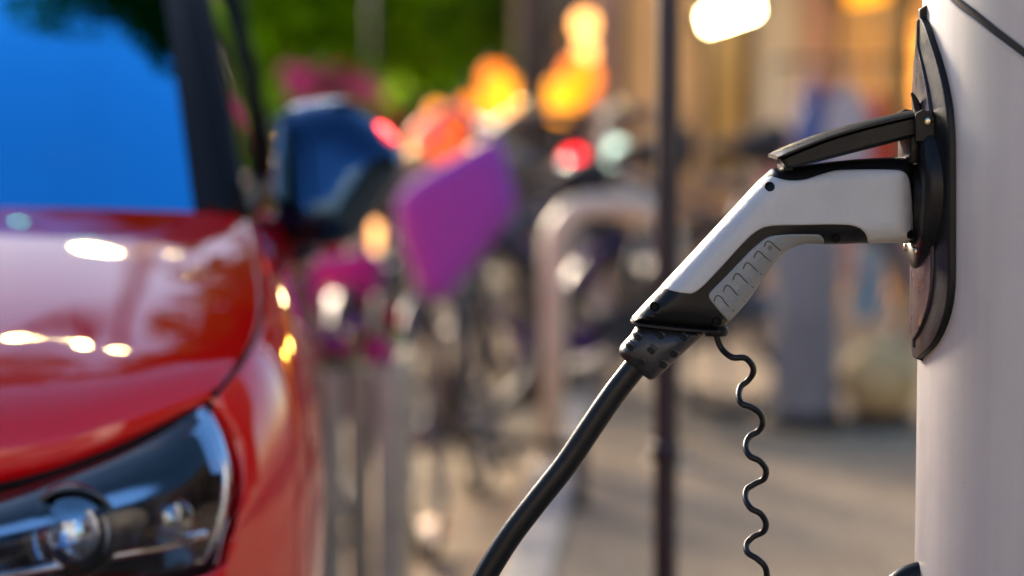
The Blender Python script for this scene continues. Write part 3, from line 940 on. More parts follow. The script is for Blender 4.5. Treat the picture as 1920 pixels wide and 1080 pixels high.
# black seal under the hood edge
for sgn in (1, -1):
    sl = hood[0].copy(); sl[:, 2] -= 0.017; sl[:, 1] += 0.010; sl[:, 0] *= sgn
    cpart('hood_seal', tube(sl[8:], 0.008, 8), 'car_black')
    s2 = np.array([(p[0] + 0.004, p[1], p[2] - .006) for p in Se]); s2[:, 0] *= sgn
    cpart('hood_gap', tube(s2, 0.004, 6), 'car_black')
# --- headlight
Tl = catmull([(.36, .185, .70), (.478, .268, .716), (.585, .340, .742), (.640, .395, .762), (.688, .452, .786)], 25)
Bl = catmull([(.36, .12, .61), (.49, .195, .612), (.60, .275, .614), (.66, .325, .613), (.692, .375, .616)], 25)
def lens_row(s, i):
    T_, B_ = Tl[i], Bl[i]
    p = B_ * (1 - s) + T_ * s
    bul = 0.045 * math.sin(math.pi * s) * (1 - (i / 24.0) ** 6 * .35) + 0.014 * math.sin(math.pi * s) ** 0.5
    dirv = np.array([.45, -.75, .30]) if i < 22 else np.array([.75, -.45, .25])
    return p + dirv * bul * (0.9 if s < 0.55 else 0.9)
for sgn in (1, -1):
    fix = (lambda q: q) if sgn == 1 else mirx
    hl = thing('headlight', 'x', None, (0, 0, 0)); hl.parent = car
    for kx in ('label',): del hl[kx]
    def hpart(name, vf, m, sm=True):
        return cpart(name, fix(vf), m, hl, sm)
    L = np.array([[lens_row(s, i) for i in range(25)] for s in np.linspace(0, 1, 15)])
    hpart('lens', grid(L), 'clear_lens')
    inn = np.array([[lens_row(s, i) + np.array([-.03, .085, -.0]) * (0.25 + math.sin(math.pi * s) ** .6) for i in range(25)] for s in np.linspace(0, 1, 9)])
    hpart('housing', grid(inn), 'lamp_housing')
    # chrome brow along the top edge, chrome edge along the outer side, slim lower strip
    brow = np.array([[L[14 - k][i] * 1.0 + np.array([-.002, .005, -.003]) for i in range(25)] for k in (1, 2, 3, 4, 5, 6)])
    hpart('brow_trim', flip(grid(brow)), 'chrome')
    outer = np.array([L[k][24] for k in range(15)])
    inn2 = np.array([L[k][22] * .75 + L[k][23] * .25 for k in range(15)])
    hpart('edge_trim', grid(np.stack([outer + np.array([-.003, .004, 0]), (outer + inn2) / 2 + np.array([.001, .003, 0]), inn2 + np.array([-.004, .012, 0])])), 'chrome')
    low = np.array([L[2][i] + np.array([-.012, .022, .002]) for i in range(4, 24)])
    hpart('lower_strip', tube(low, 0.006, 8), 'chrome')
    pc = np.array([.552, .262, .672])
    axp_ = (0.16, -1, 0.02)
    hpart('projector', lathe([(.052, -.03), (.052, .010), (.050, .013), (.047, .010), (.045, -.01)], pc, axis=axp_, n=40, cap=False), 'lamp_housing')
    hpart('projector_lens', lathe([(.046, -.004), (.044, .008), (.037, .018), (.025, .026), (.012, .030), (.0005, .031)], pc, axis=axp_, n=40, cap=False), 'projector_glass')
    hpart('projector_bowl', lathe([(.046, -.006), (.035, -.025), (.015, -.035), (.0005, -.036)], pc, axis=axp_, n=32, cap=False), 'chrome')
    p2c = np.array([.655, .36, .668])
    hpart('marker_lamp', lathe([(.022, -.02), (.024, .004), (.018, .010), (.0005, .012)], p2c, axis=(.5, -1, .05), n=24, cap=False), 'projector_glass')
# --- cabin
wb = catmull([(0, .945, .992), (.20, .975, .990), (.3775, 1.025, .983), (.56, 1.10, .976), (.647, 1.145, .976)], 20)
wt = catmull([(0, 1.83, 1.475), (.20, 1.85, 1.472), (.36, 1.88, 1.462), (.48, 1.93, 1.448), (.530, 1.97, 1.44)], 20)
ws = []
for s in np.linspace(0, 1, 14):
    row = wb * (1 - s) + wt * s
    row[:, 1] -= 0.030 * math.sin(math.pi * s); row[:, 2] += 0.022 * math.sin(math.pi * s)
    ws.append(row)
ws = np.array(ws)
wfull = np.concatenate([ws[:, ::-1] * np.array([-1, 1, 1]), ws[:, 1:]], 1)
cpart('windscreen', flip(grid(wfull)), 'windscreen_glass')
cowl0 = Re.copy(); cowl0[:, 2] -= .006
cowl1 = catmull(wb, 33) + np.array([0, .03, -.012])
cw = np.stack([cowl0, (cowl0 + cowl1) / 2 - np.array([0, 0, .008]), cowl1])
cwf = np.concatenate([cw[:, ::-1] * np.array([-1, 1, 1]), cw[:, 1:]], 1)
cpart('cowl', flip(grid(cwf)), 'car_black')
roofp = []
for s, (yy, zz, ww) in enumerate(((1.83, 1.475, .53), (2.1, 1.515, .575), (2.6, 1.52, .58), (3.1, 1.50, .57), (3.42, 1.44, .54))):
    roofp.append([(ww * math.sin(a) / math.sin(1.2), yy + (.14 * (abs(a) / 1.2) ** 2 if s == 0 else 0), zz - .035 * (abs(a) / 1.2) ** 2.4) for a in np.linspace(-1.2, 1.2, 21)])
cpart('roof', flip(grid(roofp)), 'car_red')
for sgn in (1, -1):
    fix = (lambda q: q) if sgn == 1 else mirx
    ip = np.array([ws[k][-1] for k in range(14)])
    a_in = ip + np.array([-.012, -.004, .004])
    a_out = np.array([(.700, 1.12, .970)]) * (1 - np.linspace(0, 1, 14)[:, None]) + np.array([(.575, 2.03, 1.452)]) * np.linspace(0, 1, 14)[:, None]
    a_out[:, 1] += .03 * np.sin(np.linspace(0, math.pi, 14)) * -1
    a_out[:, 2] += .030 * np.sin(np.linspace(0, math.pi, 14))
    mid = (a_in + a_out) / 2 + np.array([.008, -.016, .010])
    cpart('windscreen_pillar', fix(grid(np.stack([a_in, mid, a_out, a_out + np.array([-.03, .03, -.01])], 0).transpose(1, 0, 2))), 'car_black')
    # side glass: front quarter + door, roof rail
    gb = np.array([(.698, 1.25, .966), (.698, 1.8, .966), (.698, 2.34, .978)])
    gt = np.array([(.588, 1.97, 1.40), (.575, 2.06, 1.455), (.580, 2.36, 1.475)])
    gb, gt = catmull(gb, 14), catmull(gt, 14)
    sg_ = np.array([gb * (1 - s) + gt * s + np.array([.02 * math.sin(math.pi * s), 0, 0]) for s in np.linspace(0, 1, 8)])
    cpart('side_window', fix(flip(grid(sg_))), 'side_glass')
    cpart('window_frame', fix(tube(np.vstack([a_out + np.array([-.004, .012, 0]), catmull([(.580, 2.06, 1.462), (.585, 2.36, 1.483), (.58, 2.95, 1.465)], 8)]), .017, 8)), 'car_black')
    cpart('belt_seal', fix(tube(catmull([(.702, 1.16, .970), (.703, 1.8, .966), (.704, 2.4, .978), (.70, 2.9, .992)], 16), .010, 8)), 'car_black')
    cpart('centre_pillar', fix(tube([(.695, 2.38, .97), (.645, 2.40, 1.22), (.580, 2.42, 1.478)], .035, 10)), 'car_black')
    rg = np.array([[np.array(b) * (1 - s) + np.array(t) * s for b, t in (((.698, 2.42, .98), (.58, 2.45, 1.475)), ((.69, 2.9, .99), (.575, 2.8, 1.47)), ((.66, 3.35, 1.0), (.55, 3.15, 1.45)))] for s in np.linspace(0, 1, 4)])
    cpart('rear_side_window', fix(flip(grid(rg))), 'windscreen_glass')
    cpart('rear_pillar', fix(grid(np.array([[(.665, 3.3, .99), (.60, 3.52, 1.0), (.40, 3.62, 1.0)], [(.60, 3.2, 1.25), (.56, 3.42, 1.25), (.40, 3.52, 1.25)], [(.56, 3.12, 1.46), (.535, 3.36, 1.445), (.40, 3.40, 1.45)]]))), 'car_red')
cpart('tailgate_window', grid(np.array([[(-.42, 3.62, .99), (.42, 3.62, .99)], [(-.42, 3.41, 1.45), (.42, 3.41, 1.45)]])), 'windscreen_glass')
cpart('dashboard', box((0, 1.45, .90), (1.26, .66, .14), .05), 'interior')
cpart('floor_pan', box((0, 2.3, .25), (1.34, 2.2, .06), .02), 'interior')
cpart('steering_wheel', tube([(.34 + .17 * math.cos(a), 1.93 + .07 * math.sin(a), .96 + .155 * math.sin(a)) for a in np.linspace(0, 2 * math.pi, 24, endpoint=False)], .013, 8, closed=True), 'interior')
for x in (.34, -.34):
    st = cpart('seat', box((x, 2.45, .70), (.44, .14, .60), .05), 'interior')
    cpart('headrest', box((x, 2.50, 1.15), (.25, .10, .18), .04), 'interior', st)
# --- door mirror on the near side (outline from the picture, placed at the door's depth) and its twin
MY = 4.10
Minv = Matrix.Translation(car.location) @ Matrix.Rotation(YAW, 4, 'Z')
Minv = Minv.inverted()
mo = [(519, 218), (545, 198), (590, 188), (640, 186), (676, 204), (715, 236), (748, 272), (757, 300), (748, 330), (722, 372), (690, 420), (668, 446), (630, 458), (585, 462), (545, 458), (524, 440), (514, 380), (512, 290)]
_pl = PLANE
PLANE = MY
m2 = np.array([(at(u, v, MY)[0], at(u, v, MY)[2]) for u, v in smooth_closed(mo, 120)])
def loc(vf, yscale=1.0, shift=0.0):
    v = np.array(vf[0], float).copy()
    yy = v[:, 1] - MY
    v[:, 1] = MY + np.where(yy < 0, yy * 1.25, yy * 0.45) + shift + (v[:, 2] - 1.0) * 0.30
    out = np.array([tuple(Minv @ Vector(p)) for p in v])
    return out, vf[1]
mv = loc(inflate(m2, m2, 0.075, 0.085, e=2.0, step=0.012))
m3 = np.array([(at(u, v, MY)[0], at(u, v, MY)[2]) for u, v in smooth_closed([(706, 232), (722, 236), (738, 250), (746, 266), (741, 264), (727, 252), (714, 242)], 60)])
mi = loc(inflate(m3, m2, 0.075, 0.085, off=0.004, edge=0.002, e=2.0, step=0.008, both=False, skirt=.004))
PLANE = _pl
stalk = np.array([tuple(Minv @ Vector(at(u, v, MY))) for u, v in ((575, 440), (540, 466), (508, 484), (478, 486))])
sv = tube(catmull(stalk, 10), np.linspace(.040, .030, 10), 12)
for sgn in (1, -1):
    fix = (lambda q: q) if sgn == 1 else mirx
    mo_ = mesh('side_mirror', fix(mv), 'gloss_black', car, local=True)
    mesh('mirror_stalk', fix(sv), 'gloss_black', mo_, local=True)
    mesh('mirror_glint', fix(mi), 'glint_red', mo_, local=True)  # added glowing patch that paints a reflected red glint on the housing
for o in list(car.children):
    if o.name.startswith('headlight'):
        o.parent = car

# ================================================================ BUILDINGS
def facade(name, label, x0, x1, Y, H, wallmat, openings, depth=4.0, nrm=-1):
    """street house; openings: list of dict(kind,x0,x1,z0,z1,mat). Front faces the camera at y = Y."""
    b = thing(name, label, 'building', ((x0 + x1) / 2, Y, 0))
    xs = sorted({x0, x1, *[o['x0'] for o in openings], *[o['x1'] for o in openings]})
    zs_ = sorted({0.0, H, *[o['z0'] for o in openings], *[o['z1'] for o in openings]})
    parts = []
    for i in range(len(xs) - 1):
        for j in range(len(zs_) - 1):
            cx_, cz_ = (xs[i] + xs[i + 1]) / 2, (zs_[j] + zs_[j + 1]) / 2
            if any(o['x0'] < cx_ < o['x1'] and o['z0'] < cz_ < o['z1'] for o in openings): continue
            v = [(xs[i], Y, zs_[j]), (xs[i + 1], Y, zs_[j]), (xs[i + 1], Y, zs_[j + 1]), (xs[i], Y, zs_[j + 1])]
            parts.append((v, [(0, 1, 2, 3)]))
    for o in openings:                                   # reveals
        a, c, d, e = o['x0'], o['x1'], o['z0'], o['z1']
        r = 0.14
        v = [(a, Y, d), (c, Y, d), (c, Y, e), (a, Y, e), (a, Y + r, d), (c, Y + r, d), (c, Y + r, e), (a, Y + r, e)]
        parts.append((v, [(0, 4, 5, 1), (1, 5, 6, 2), (2, 6, 7, 3), (3, 7, 4, 0)]))
    v = [(x0, Y, 0), (x0, Y + depth, 0), (x0, Y + depth, H), (x0, Y, H), (x1, Y, 0), (x1, Y + depth, 0), (x1, Y + depth, H), (x1, Y, H)]
    parts.append((v, [(0, 3, 2, 1), (4, 5, 6, 7), (1, 2, 6, 5)]))
    mesh('wall', join(*parts), wallmat, b, smooth=False)
    xm = (x0 + x1) / 2
    rv = [(x0 - .1, Y - .15, H), (x1 + .1, Y - .15, H), (x1 + .1, Y + depth, H), (x0 - .1, Y + depth, H), (x0 + .3, Y + depth / 2, H + 1.6), (x1 - .3, Y + depth / 2, H + 1.6)]
    mesh('roof', (rv, [(0, 1, 5, 4), (2, 3, 4, 5), (1, 2, 5), (3, 0, 4), (0, 3, 2, 1)]), 'roof_tile', b, smooth=False)
    mesh('cornice', box((xm, Y - .10, H - .12), (x1 - x0 - .02, .2, .2), .02), 'stone_pale', b, smooth=False)
    for o in openings:
        a, c, d, e = o['x0'], o['x1'], o['z0'], o['z1']
        cx_, cz_ = (a + c) / 2, (d + e) / 2
        fw = 0.06
        fr = join(box((cx_, Y + .11, d + fw / 2), (c - a - .004, .06, fw)), box((cx_, Y + .11, e - fw / 2), (c - a - .004, .06, fw)),
                  box((a + fw / 2 + .002, Y + .11, cz_), (fw, .056, e - d - 2 * fw)), box((c - fw / 2 - .002, Y + .11, cz_), (fw, .056, e - d - 2 * fw)))
        if o['kind'] == 'door':
            dr = mesh('door', box((cx_, Y + .12, cz_), (c - a - .01, .05, e - d - .01)), o.get('mat', 'frame_dark'), b, smooth=False)
            mesh('handle', ball((a + .15, Y + .07, d + 1.0), .03, n=10, m=6), 'brass', dr)
        else:
            w_ = mesh('window', fr, 'frame_dark', b, smooth=False)
            mesh('pane', box((cx_, Y + .125, cz_), (c - a - 2 * fw, .012, e - d - 2 * fw)), o.get('mat', 'lit_window_dim'), w_, smooth=False)
            mesh('sill', box((cx_, Y - .03, d - .03), (c - a + .16, .16, .06)), 'stone_grey', w_, smooth=False)
            if c - a > 1.0 and o.get('mull', True):
                mesh('mullion', box((cx_, Y + .09, cz_), (.05, .05, e - d - 2 * fw)), 'frame_dark', w_, smooth=False)
    return b
mat('pane_dark', (0.02, 0.022, 0.026), 0.08, spec=0.6)
SY = 15.0
def X(u, Y): return (u - 960) / FPX * Y
ops = [dict(kind='window', x0=X(1318, SY), x1=X(1414, SY), z0=.62, z1=2.5, mat='lit_window_dim', mull=False),
       dict(kind='window', x0=X(1556, SY), x1=X(1712, SY), z0=.55, z1=2.5, mat='lit_window_dim', mull=False),
       dict(kind='window', x0=X(1010, SY), x1=X(1098, SY), z0=.70, z1=2.4, mat='pane_dark', mull=False),
       dict(kind='door', x0=X(1780, SY), x1=X(2060, SY), z0=.02, z1=2.3)]
for k in range(4):
    ops.append(dict(kind='window', x0=.35 + k * 1.25, x1=1.15 + k * 1.25, z0=3.4, z1=5.0, mat='pane_dark'))
shop = facade('shop_building', 'tan plastered shop building with golden lit windows behind the pavement', .02, 5.4, SY, 6.5, 'wall_tan', ops)
# pilasters of different stone
for u0, u1, m_, pr in ((1100, 1166, 'wall_mauve', .06), (1172, 1232, 'wall_tan', .10), (1268, 1312, 'wall_tan', .05), (1418, 1492, 'stone_pale', .12), (1498, 1552, 'wall_mauve', .05)):
    mesh('pilaster', box((X((u0 + u1) / 2, SY), SY - pr / 2, 1.5), ((u1 - u0) / FPX * SY, pr, 3.0), .01), m_, shop, smooth=False)
aw = join(([(1.0, SY - .05, 2.75), (4.9, SY - .05, 2.75), (4.9, SY - 1.1, 2.35), (1.0, SY - 1.1, 2.35), (1.0, SY - .05, 2.71), (4.9, SY - .05, 2.71), (4.9, SY - 1.1, 2.31), (1.0, SY - 1.1, 2.31)],
           [(0, 3, 2, 1), (4, 5, 6, 7), (0, 1, 5, 4), (2, 3, 7, 6), (1, 2, 6, 5), (3, 0, 4, 7)]))
mesh('awning', aw, 'cloth_mauve', shop, smooth=False)
# row of houses across the square
hx = [(-12.5, -7.6, 'house_brick', 8.5), (-7.5, -2.6, 'wall_mauve', 9.5), (-2.5, 2.2, 'house_brick', 9.0), (2.3, 7.4, 'wall_tan', 8.0)]
hl_ = ['brick townhouse with a dark door at the left end of the row across the square', 'tall mauve plastered townhouse in the row across the square', 'brick townhouse half hidden behind the green trees',
       'tan townhouse standing behind the shop building']
for (a, b_, m_, H_), lb in zip(hx, hl_):
    oo = []
    for q in range(3):
        xx = a + .5 + q * 1.5
        if q == 1: oo.append(dict(kind='door', x0=xx, x1=xx + 1.0, z0=.02, z1=2.3))
        else: oo.append(dict(kind='window', x0=xx, x1=xx + 1.05, z0=.8, z1=2.5, mat='lit_window_dim' if q == 0 else 'pane_dark'))
        oo.append(dict(kind='window', x0=xx, x1=xx + 1.05, z0=3.5, z1=5.3, mat='pane_dark'))
    facade('townhouse', lb, a * 1.6, b_ * 1.6, 50.0, H_, m_, [dict(o, x0=o['x0'] * 1.6, x1=o['x1'] * 1.6 - .3) for o in oo])
# building on the right of the pavement, alongside the post, and the row behind the camera (seen in reflections)
bR = thing('corner_building', 'long dark brick building along the right of the pavement', 'building', (10.6, 0, 0))
mesh('wall', box((13.1, -1.0, 4.5), (5.0, 22.0, 9.0)), 'brick_dark', bR, smooth=False)
mesh('roof', box((13.1, -1.0, 9.15), (5.2, 22.2, .3)), 'roof_tile', bR, smooth=False)
for yy in np.arange(-10, 9, 3.0):
    for zz in (1.6, 5.0):
        w_ = mesh('window', box((10.58, yy, zz), (.06, 1.3, 1.7)), 'frame_dark', bR, smooth=False)
        mesh('pane', box((10.545, yy, zz), (.02, 1.1, 1.5)), 'pane_dark', w_, smooth=False)

bL = thing('street_block', 'long pale plastered block across the street from the charging post', 'building', (-15, -7, ROADZ))
mesh('wall', box((-17.5, -7, 3.9), (5.0, 26.0, 8.0)), 'wall_tan', bL, smooth=False)
mesh('roof', box((-17.5, -7, 8.05), (5.2, 26.2, .3)), 'roof_tile', bL, smooth=False)
bB = thing('rear_block', 'cream plastered block at the end of the street behind the viewpoint', 'building', (-4, -15, ROADZ))
mesh('wall', box((-4, -17.5, 3.9), (21.0, 5.0, 8.0)), 'wall_cream', bB, smooth=False)
mesh('roof', box((-4, -17.5, 8.05), (21.2, 5.2, .3)), 'roof_tile', bB, smooth=False)
for k in range(7):
    for zz in (1.6, 5.0):
        w_ = mesh('window', box((-14.98, -18 + k * 3.4, zz), (.06, 1.3, 1.8)), 'frame_dark', bL, smooth=False)
        mesh('pane', box((-14.945, -18 + k * 3.4, zz), (.02, 1.1, 1.6)), 'pane_dark', w_, smooth=False)
        w_ = mesh('window', box((-13 + k * 2.8, -14.98, zz), (1.2, .06, 1.8)), 'frame_dark', bB, smooth=False)
        mesh('pane', box((-13 + k * 2.8, -14.945, zz), (1.0, .02, 1.6)), 'pane_dark', w_, smooth=False)
# ================================================================ TREES, SHRUBS
def leaf_cloud(n, blobs, size, squash=1.0):
    V, Fc = [], []
    k = 0
    wts = np.array([b[3] ** 2 for b in blobs]); wts /= wts.sum()
    ids = rng.choice(len(blobs), n, p=wts)
    for i in ids:
        cx_, cy_, cz_, r = blobs[i]
        d = rng.normal(size=3); d /= np.linalg.norm(d)
        p = np.array([cx_, cy_, cz_]) + d * r * (rng.random() ** 0.45) * np.array([1, 1, squash])
        a = rng.normal(size=3); a /= np.linalg.norm(a)
        b = np.cross(a, rng.normal(size=3)); b /= np.linalg.norm(b)
        s = size * (0.6 + 0.8 * rng.random())
        V += [p - a * s, p + b * s * .5, p + a * s, p - b * s * .5]
        Fc.append((k, k + 1, k + 2, k + 3)); k += 4
    return np.array(V), Fc
def tree(label, x, y, z0, h, trunk_r, blobs, n, size, lm, group='street trees round the square'):
    t = thing('street_tree', label, 'tree', (x, y, z0), group=group)
    tr = tube(catmull([(x, y, z0 - .05), (x + .03, y, z0 + h * .25), (x - .04, y + .03, z0 + h * .55), (x + .02, y, z0 + h * .85)], 12), np.linspace(trunk_r, trunk_r * .3, 12), 10)
    tk = mesh('trunk', tr, 'bark', t)
    for q in range(6):
        a = q * 1.05 + rng.random()
        zb_ = z0 + h * (.4 + .07 * q)
        bl = blobs[q % len(blobs)]
        mesh('limb', tube(catmull([(x, y, zb_), ((x + bl[0]) / 2 + .1 * math.cos(a), (y + bl[1]) / 2, (zb_ + bl[2]) / 2 + .2), (bl[0], bl[1], bl[2])], 8), np.linspace(trunk_r * .45, trunk_r * .12, 8), 7), 'bark', tk)
    mesh('crown', leaf_cloud(n, blobs, size), lm, t, smooth=False)
    return t
def crown(x, y, z, r, k=12, up=1.0):
    bl = []
    for _ in range(k):
        d = rng.normal(size=3); d /= np.linalg.norm(d)
        bl.append((x + d[0] * r * .62, y + d[1] * r * .62, z + d[2] * r * .62 * up, r * (.38 + .2 * rng.random())))
    return bl
tree('leafy low-branched green tree behind the red car roof', X(640, 18), 18.0, ROADZ, 3.0, .13, crown(X(600, 18), 18.0, 2.15, 1.2, 14, .8) + [(X(560, 17), 17.2, 1.75, .75), (X(700, 17), 17.2, 1.9, .8)], 5200, .10, 'leaf_green')
tree('leafy green tree whose low boughs hang behind the orange lamps', X(800, 20), 20.0, ROADZ, 3.3, .14, crown(X(840, 20), 20.0, 2.3, 1.3, 14, .8) + [(X(860, 19), 19.0, 1.85, .8), (X(740, 19), 19.0, 1.7, .7), (X(940, 19), 19.2, 2.0, .6)], 5200, .10, 'leaf_green')
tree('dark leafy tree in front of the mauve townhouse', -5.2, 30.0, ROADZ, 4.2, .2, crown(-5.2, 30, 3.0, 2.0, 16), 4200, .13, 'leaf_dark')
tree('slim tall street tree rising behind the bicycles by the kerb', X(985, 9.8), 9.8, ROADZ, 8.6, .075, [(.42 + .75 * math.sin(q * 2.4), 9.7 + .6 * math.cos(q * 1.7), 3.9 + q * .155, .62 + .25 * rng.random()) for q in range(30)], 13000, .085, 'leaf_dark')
def hedge(label, x, y, z0, w, h, n, lm, grp):
    t = thing('shrub', label, 'shrub', (x, y, z0), group=grp)
    bl = [(x + (rng.random() - .5) * w * .8, y + (rng.random() - .5) * .4, z0 + h * (.25 + .55 * rng.random()), h * .28) for _ in range(9)]
    mesh('foliage', leaf_cloud(n, bl, .05), lm, t, smooth=False)
    for q in range(3):
        mesh('stem', tube([(x + (q - 1) * .08, y, z0 - .02), (x + (q - 1) * .2, y + .02, z0 + h * .6)], [.02, .008], 6), 'bark', t)
    return t, bl
G_SH = 'shrubs along the far side of the square'
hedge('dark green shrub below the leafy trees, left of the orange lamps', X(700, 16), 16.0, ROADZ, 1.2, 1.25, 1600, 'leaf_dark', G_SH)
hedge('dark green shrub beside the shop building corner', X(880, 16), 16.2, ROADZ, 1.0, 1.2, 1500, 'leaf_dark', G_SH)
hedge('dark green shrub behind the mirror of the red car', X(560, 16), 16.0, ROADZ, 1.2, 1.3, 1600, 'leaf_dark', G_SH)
# flowering shrub with pink-red blossoms
def blossoms(pts, r, m, parent, nm='blossom'):
    for p in pts:
        V, Fc = [], []
        k = 0
        for q in range(26):
            d = rng.normal(size=3); d /= np.linalg.norm(d); d[2] = abs(d[2]) * .8 if rng.random() < .7 else d[2]
            c = np.array(p) + d * r * .75
            a = np.cross(d, rng.normal(size=3)); a /= np.linalg.norm(a); b = np.cross(d, a)
            s = r * .45
            V += [c - a * s, c - b * s + d * s * .3, c + a * s, c + b * s + d * s * .3]; Fc.append((k, k + 1, k + 2, k + 3)); k += 4
        mesh(nm, (V, Fc), m, parent, smooth=False)
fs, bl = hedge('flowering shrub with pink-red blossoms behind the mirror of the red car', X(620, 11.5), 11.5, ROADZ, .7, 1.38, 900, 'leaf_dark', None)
blossoms([at(u, v, 11.3 + .2 * rng.random()) for u, v in ((548, 135), (570, 150), (600, 140), (585, 165), (630, 150), (655, 160), (680, 165), (620, 175), (560, 170), (700, 178))], .062, 'flower_pink', fs)
blossoms([at(u, v, 11.5) for u, v in ((640, 135), (668, 150), (720, 250), (745, 235), (730, 215))], .05, 'flower_red', fs)

# ================================================================ STREET FURNITURE
# dark sign post
pp = at(1250, 540, 4.0)
sp_ = thing('sign_post', 'slim dark steel post rising between the bicycle stand and the plug', 'post', (pp[0], 4.0, 0))
mesh('pole', lathe([(.020, 0), (.020, 3.0), (.017, 3.01), (.001, 3.012)], (pp[0], 4.0, 0), n=20, cap=False), 'steel_dark', sp_)
mesh('base_flange', lathe([(.07, 0.001), (.07, .012), (.03, .016), (.022, .05)], (pp[0], 4.0, 0), n=24), 'steel_dark', sp_)
# bicycle stand: one bent galvanised tube
def hoop(label, x, y, w, h, ang, r=.037):
    c, s = math.cos(ang), math.sin(ang)
    pts = [(0, 0), (0, h * .5), (0, h - .15)] + [(.13 - .13 * math.cos(a), h - .13 + .13 * math.sin(a)) for a in np.linspace(.2, math.pi / 2, 6)] + [(w / 2, h)] + \
          [(w - .13 + .13 * math.sin(a), h - .13 + .13 * math.cos(a)) for a in np.linspace(0, math.pi / 2 - .2, 6)] + [(w, h - .15), (w, h * .5), (w, 0)]
    P = [(x + p * c, y + p * s, q) for p, q in pts]
    t = thing('bicycle_stand', label, 'bike stand', (x, y, 0), group='bicycle stands on the pavement')
    mesh('hoop', tube(P, r, 14), 'steel_galv', t)
    for q in (0, w):
        mesh('foot_plate', lathe([(.07, 0.001), (.07, .008), (.034, .012)], (x + q * c, y + q * s, 0), n=20), 'steel_galv', t)
hp0 = at(1038, 382, 7.4)
hoop('wide galvanised bicycle stand hoop just behind the dark sign post', hp0[0], 7.4, .37, .80, R(8))
hoop('galvanised bicycle stand hoop behind the parked bicycles', hp0[0] + .02, 9.6, .40, .80, R(8))
# bicycles
def bicycle(label, x, y, z, yaw, framem, lean=0.0):
    b = thing('bicycle', label, 'bicycle', (x, y, z), yaw, group='bicycles parked by the stands')
    b.rotation_euler = (lean, 0, yaw)
    RW = .34
    def part(n, vf, m, p=None): return mesh(n, vf, m, p or b, local=True)
    for wx in (-.52, .52):
        ring = lambda r, k=40: [(wx + r * math.cos(a), 0, RW + r * math.sin(a)) for a in np.linspace(0, 2 * math.pi, k, endpoint=False)]
        w_ = part('wheel', tube(ring(RW - .018), .018, 8, closed=True), 'tyre')
        part('rim', tube(ring(RW - .042), .010, 6, closed=True), 'bike_metal', w_)
        part('hub', lathe([(.018, -.05), (.018, .05)], (wx, 0, RW), axis=(0, 1, 0), n=12), 'bike_metal', w_)
        spk = join(*[tube([(wx + .015 * math.cos(a), (-1) ** q * .03, RW + .015 * math.sin(a)), (wx + (RW - .045) * math.cos(a), 0, RW + (RW - .045) * math.sin(a))], .0014, 3, caps=False) for q, a in enumerate(np.linspace(0, 2 * math.pi, 24, endpoint=False))])
        so = part('spokes', spk, 'bike_metal', w_); so['kind'] = 'stuff'
        part('mudguard', tube([(wx + (RW + .025) * math.cos(a), 0, RW + (RW + .025) * math.sin(a)) for a in np.linspace(R(20), R(175) if wx < 0 else R(150), 16)], .02, 6), framem)
    bb, st, hd, hd2 = (-.06, 0, .30), (-.20, 0, .74), (.36, 0, .86), (.40, 0, .70)
    part('frame', join(tube([bb, st], .016, 8), tube([bb, hd2], .019, 8), tube([(-.17, 0, .64), hd], .016, 8), tube([hd, hd2], .018, 8), tube([bb, (-.52, .05, RW)], .010, 6), tube([bb, (-.52, -.05, RW)], .010, 6),
                       tube([(-.19, 0, .70), (-.52, .05, RW)], .008, 6), tube([(-.19, 0, .70), (-.52, -.05, RW)], .008, 6)), framem)
    part('fork', join(tube([hd2, (.44, .05, .60), (.52, .05, RW)], .012, 8), tube([hd2, (.44, -.05, .60), (.52, -.05, RW)], .012, 8)), framem)
    hb = part('handlebar', join(tube([hd, (.33, 0, 1.02)], .014, 8), tube(catmull([(.12, .29, 1.04), (.25, .30, 1.06), (.36, .18, 1.06), (.36, 0, 1.03), (.36, -.18, 1.06), (.25, -.30, 1.06), (.12, -.29, 1.04)], 26), .012, 8)), 'bike_metal')
    for s in (-1, 1): part('handle_grip', tube([(.11, s * .29, 1.04), (.22, s * .30, 1.057)], .017, 8), 'tyre', hb)
    part('bell', ball((.30, .16, 1.09), .028, n=14, m=8), 'brass', hb)
    part('front_light', lathe([(.03, -.03), (.036, .03), (.001, .035)], (.47, 0, .86), axis=(1, 0, 0), n=16), 'chrome')
    part('saddle', join(tube([st, (-.22, 0, .90)], .013, 8), tube(catmull([(-.36, 0, .92), (-.28, 0, .94), (-.15, 0, .93), (-.06, 0, .92)], 10), [.05, .095, .10, .085, .065, .05, .04, .034, .028, .012], 10)), 'saddle')
    part('rack', join(*[tube([(-.25, s * .06, .70), (-.78, s * .06, .72)], .006, 6) for s in (-1, 0, 1)], *[tube([(-.70, s * .06, .72), (-.54, s * .07, .36)], .006, 6) for s in (-1, 1)]), 'bike_black')
    part('chain_guard', join(box((-.28, -.055, .32), (.52, .02, .13), .008)), framem)
    ck = part('crank', join(tube([(-.06, .08, .30), (.08, .09, .20)], .010, 6), tube([(-.06, -.08, .30), (-.20, -.09, .40)], .010, 6), tube([(-.06, .08, .30), (-.06, -.08, .30)], .012, 6)), 'bike_metal')
    part('pedal', box((.08, .14, .20), (.09, .09, .025), .005), 'tyre', ck)
    part('pedal', box((-.20, -.14, .40), (.09, .09, .025), .005), 'tyre', ck)
    part('kickstand', tube([(-.45, .04, .30), (-.40, .20, .01)], .008, 6), 'bike_metal')
    return b
g = ground(905, 960, ROADZ)
bicycle('grey bicycle seen end-on with the purple bag on its handlebar', -.16, 6.98, ROADZ, R(-97), 'bike_grey', 0.05)
bicycle('black bicycle with brass bell leaning by the galvanised hoop', .30, 8.3, 0.0, R(-160), 'bike_black', 0.06)
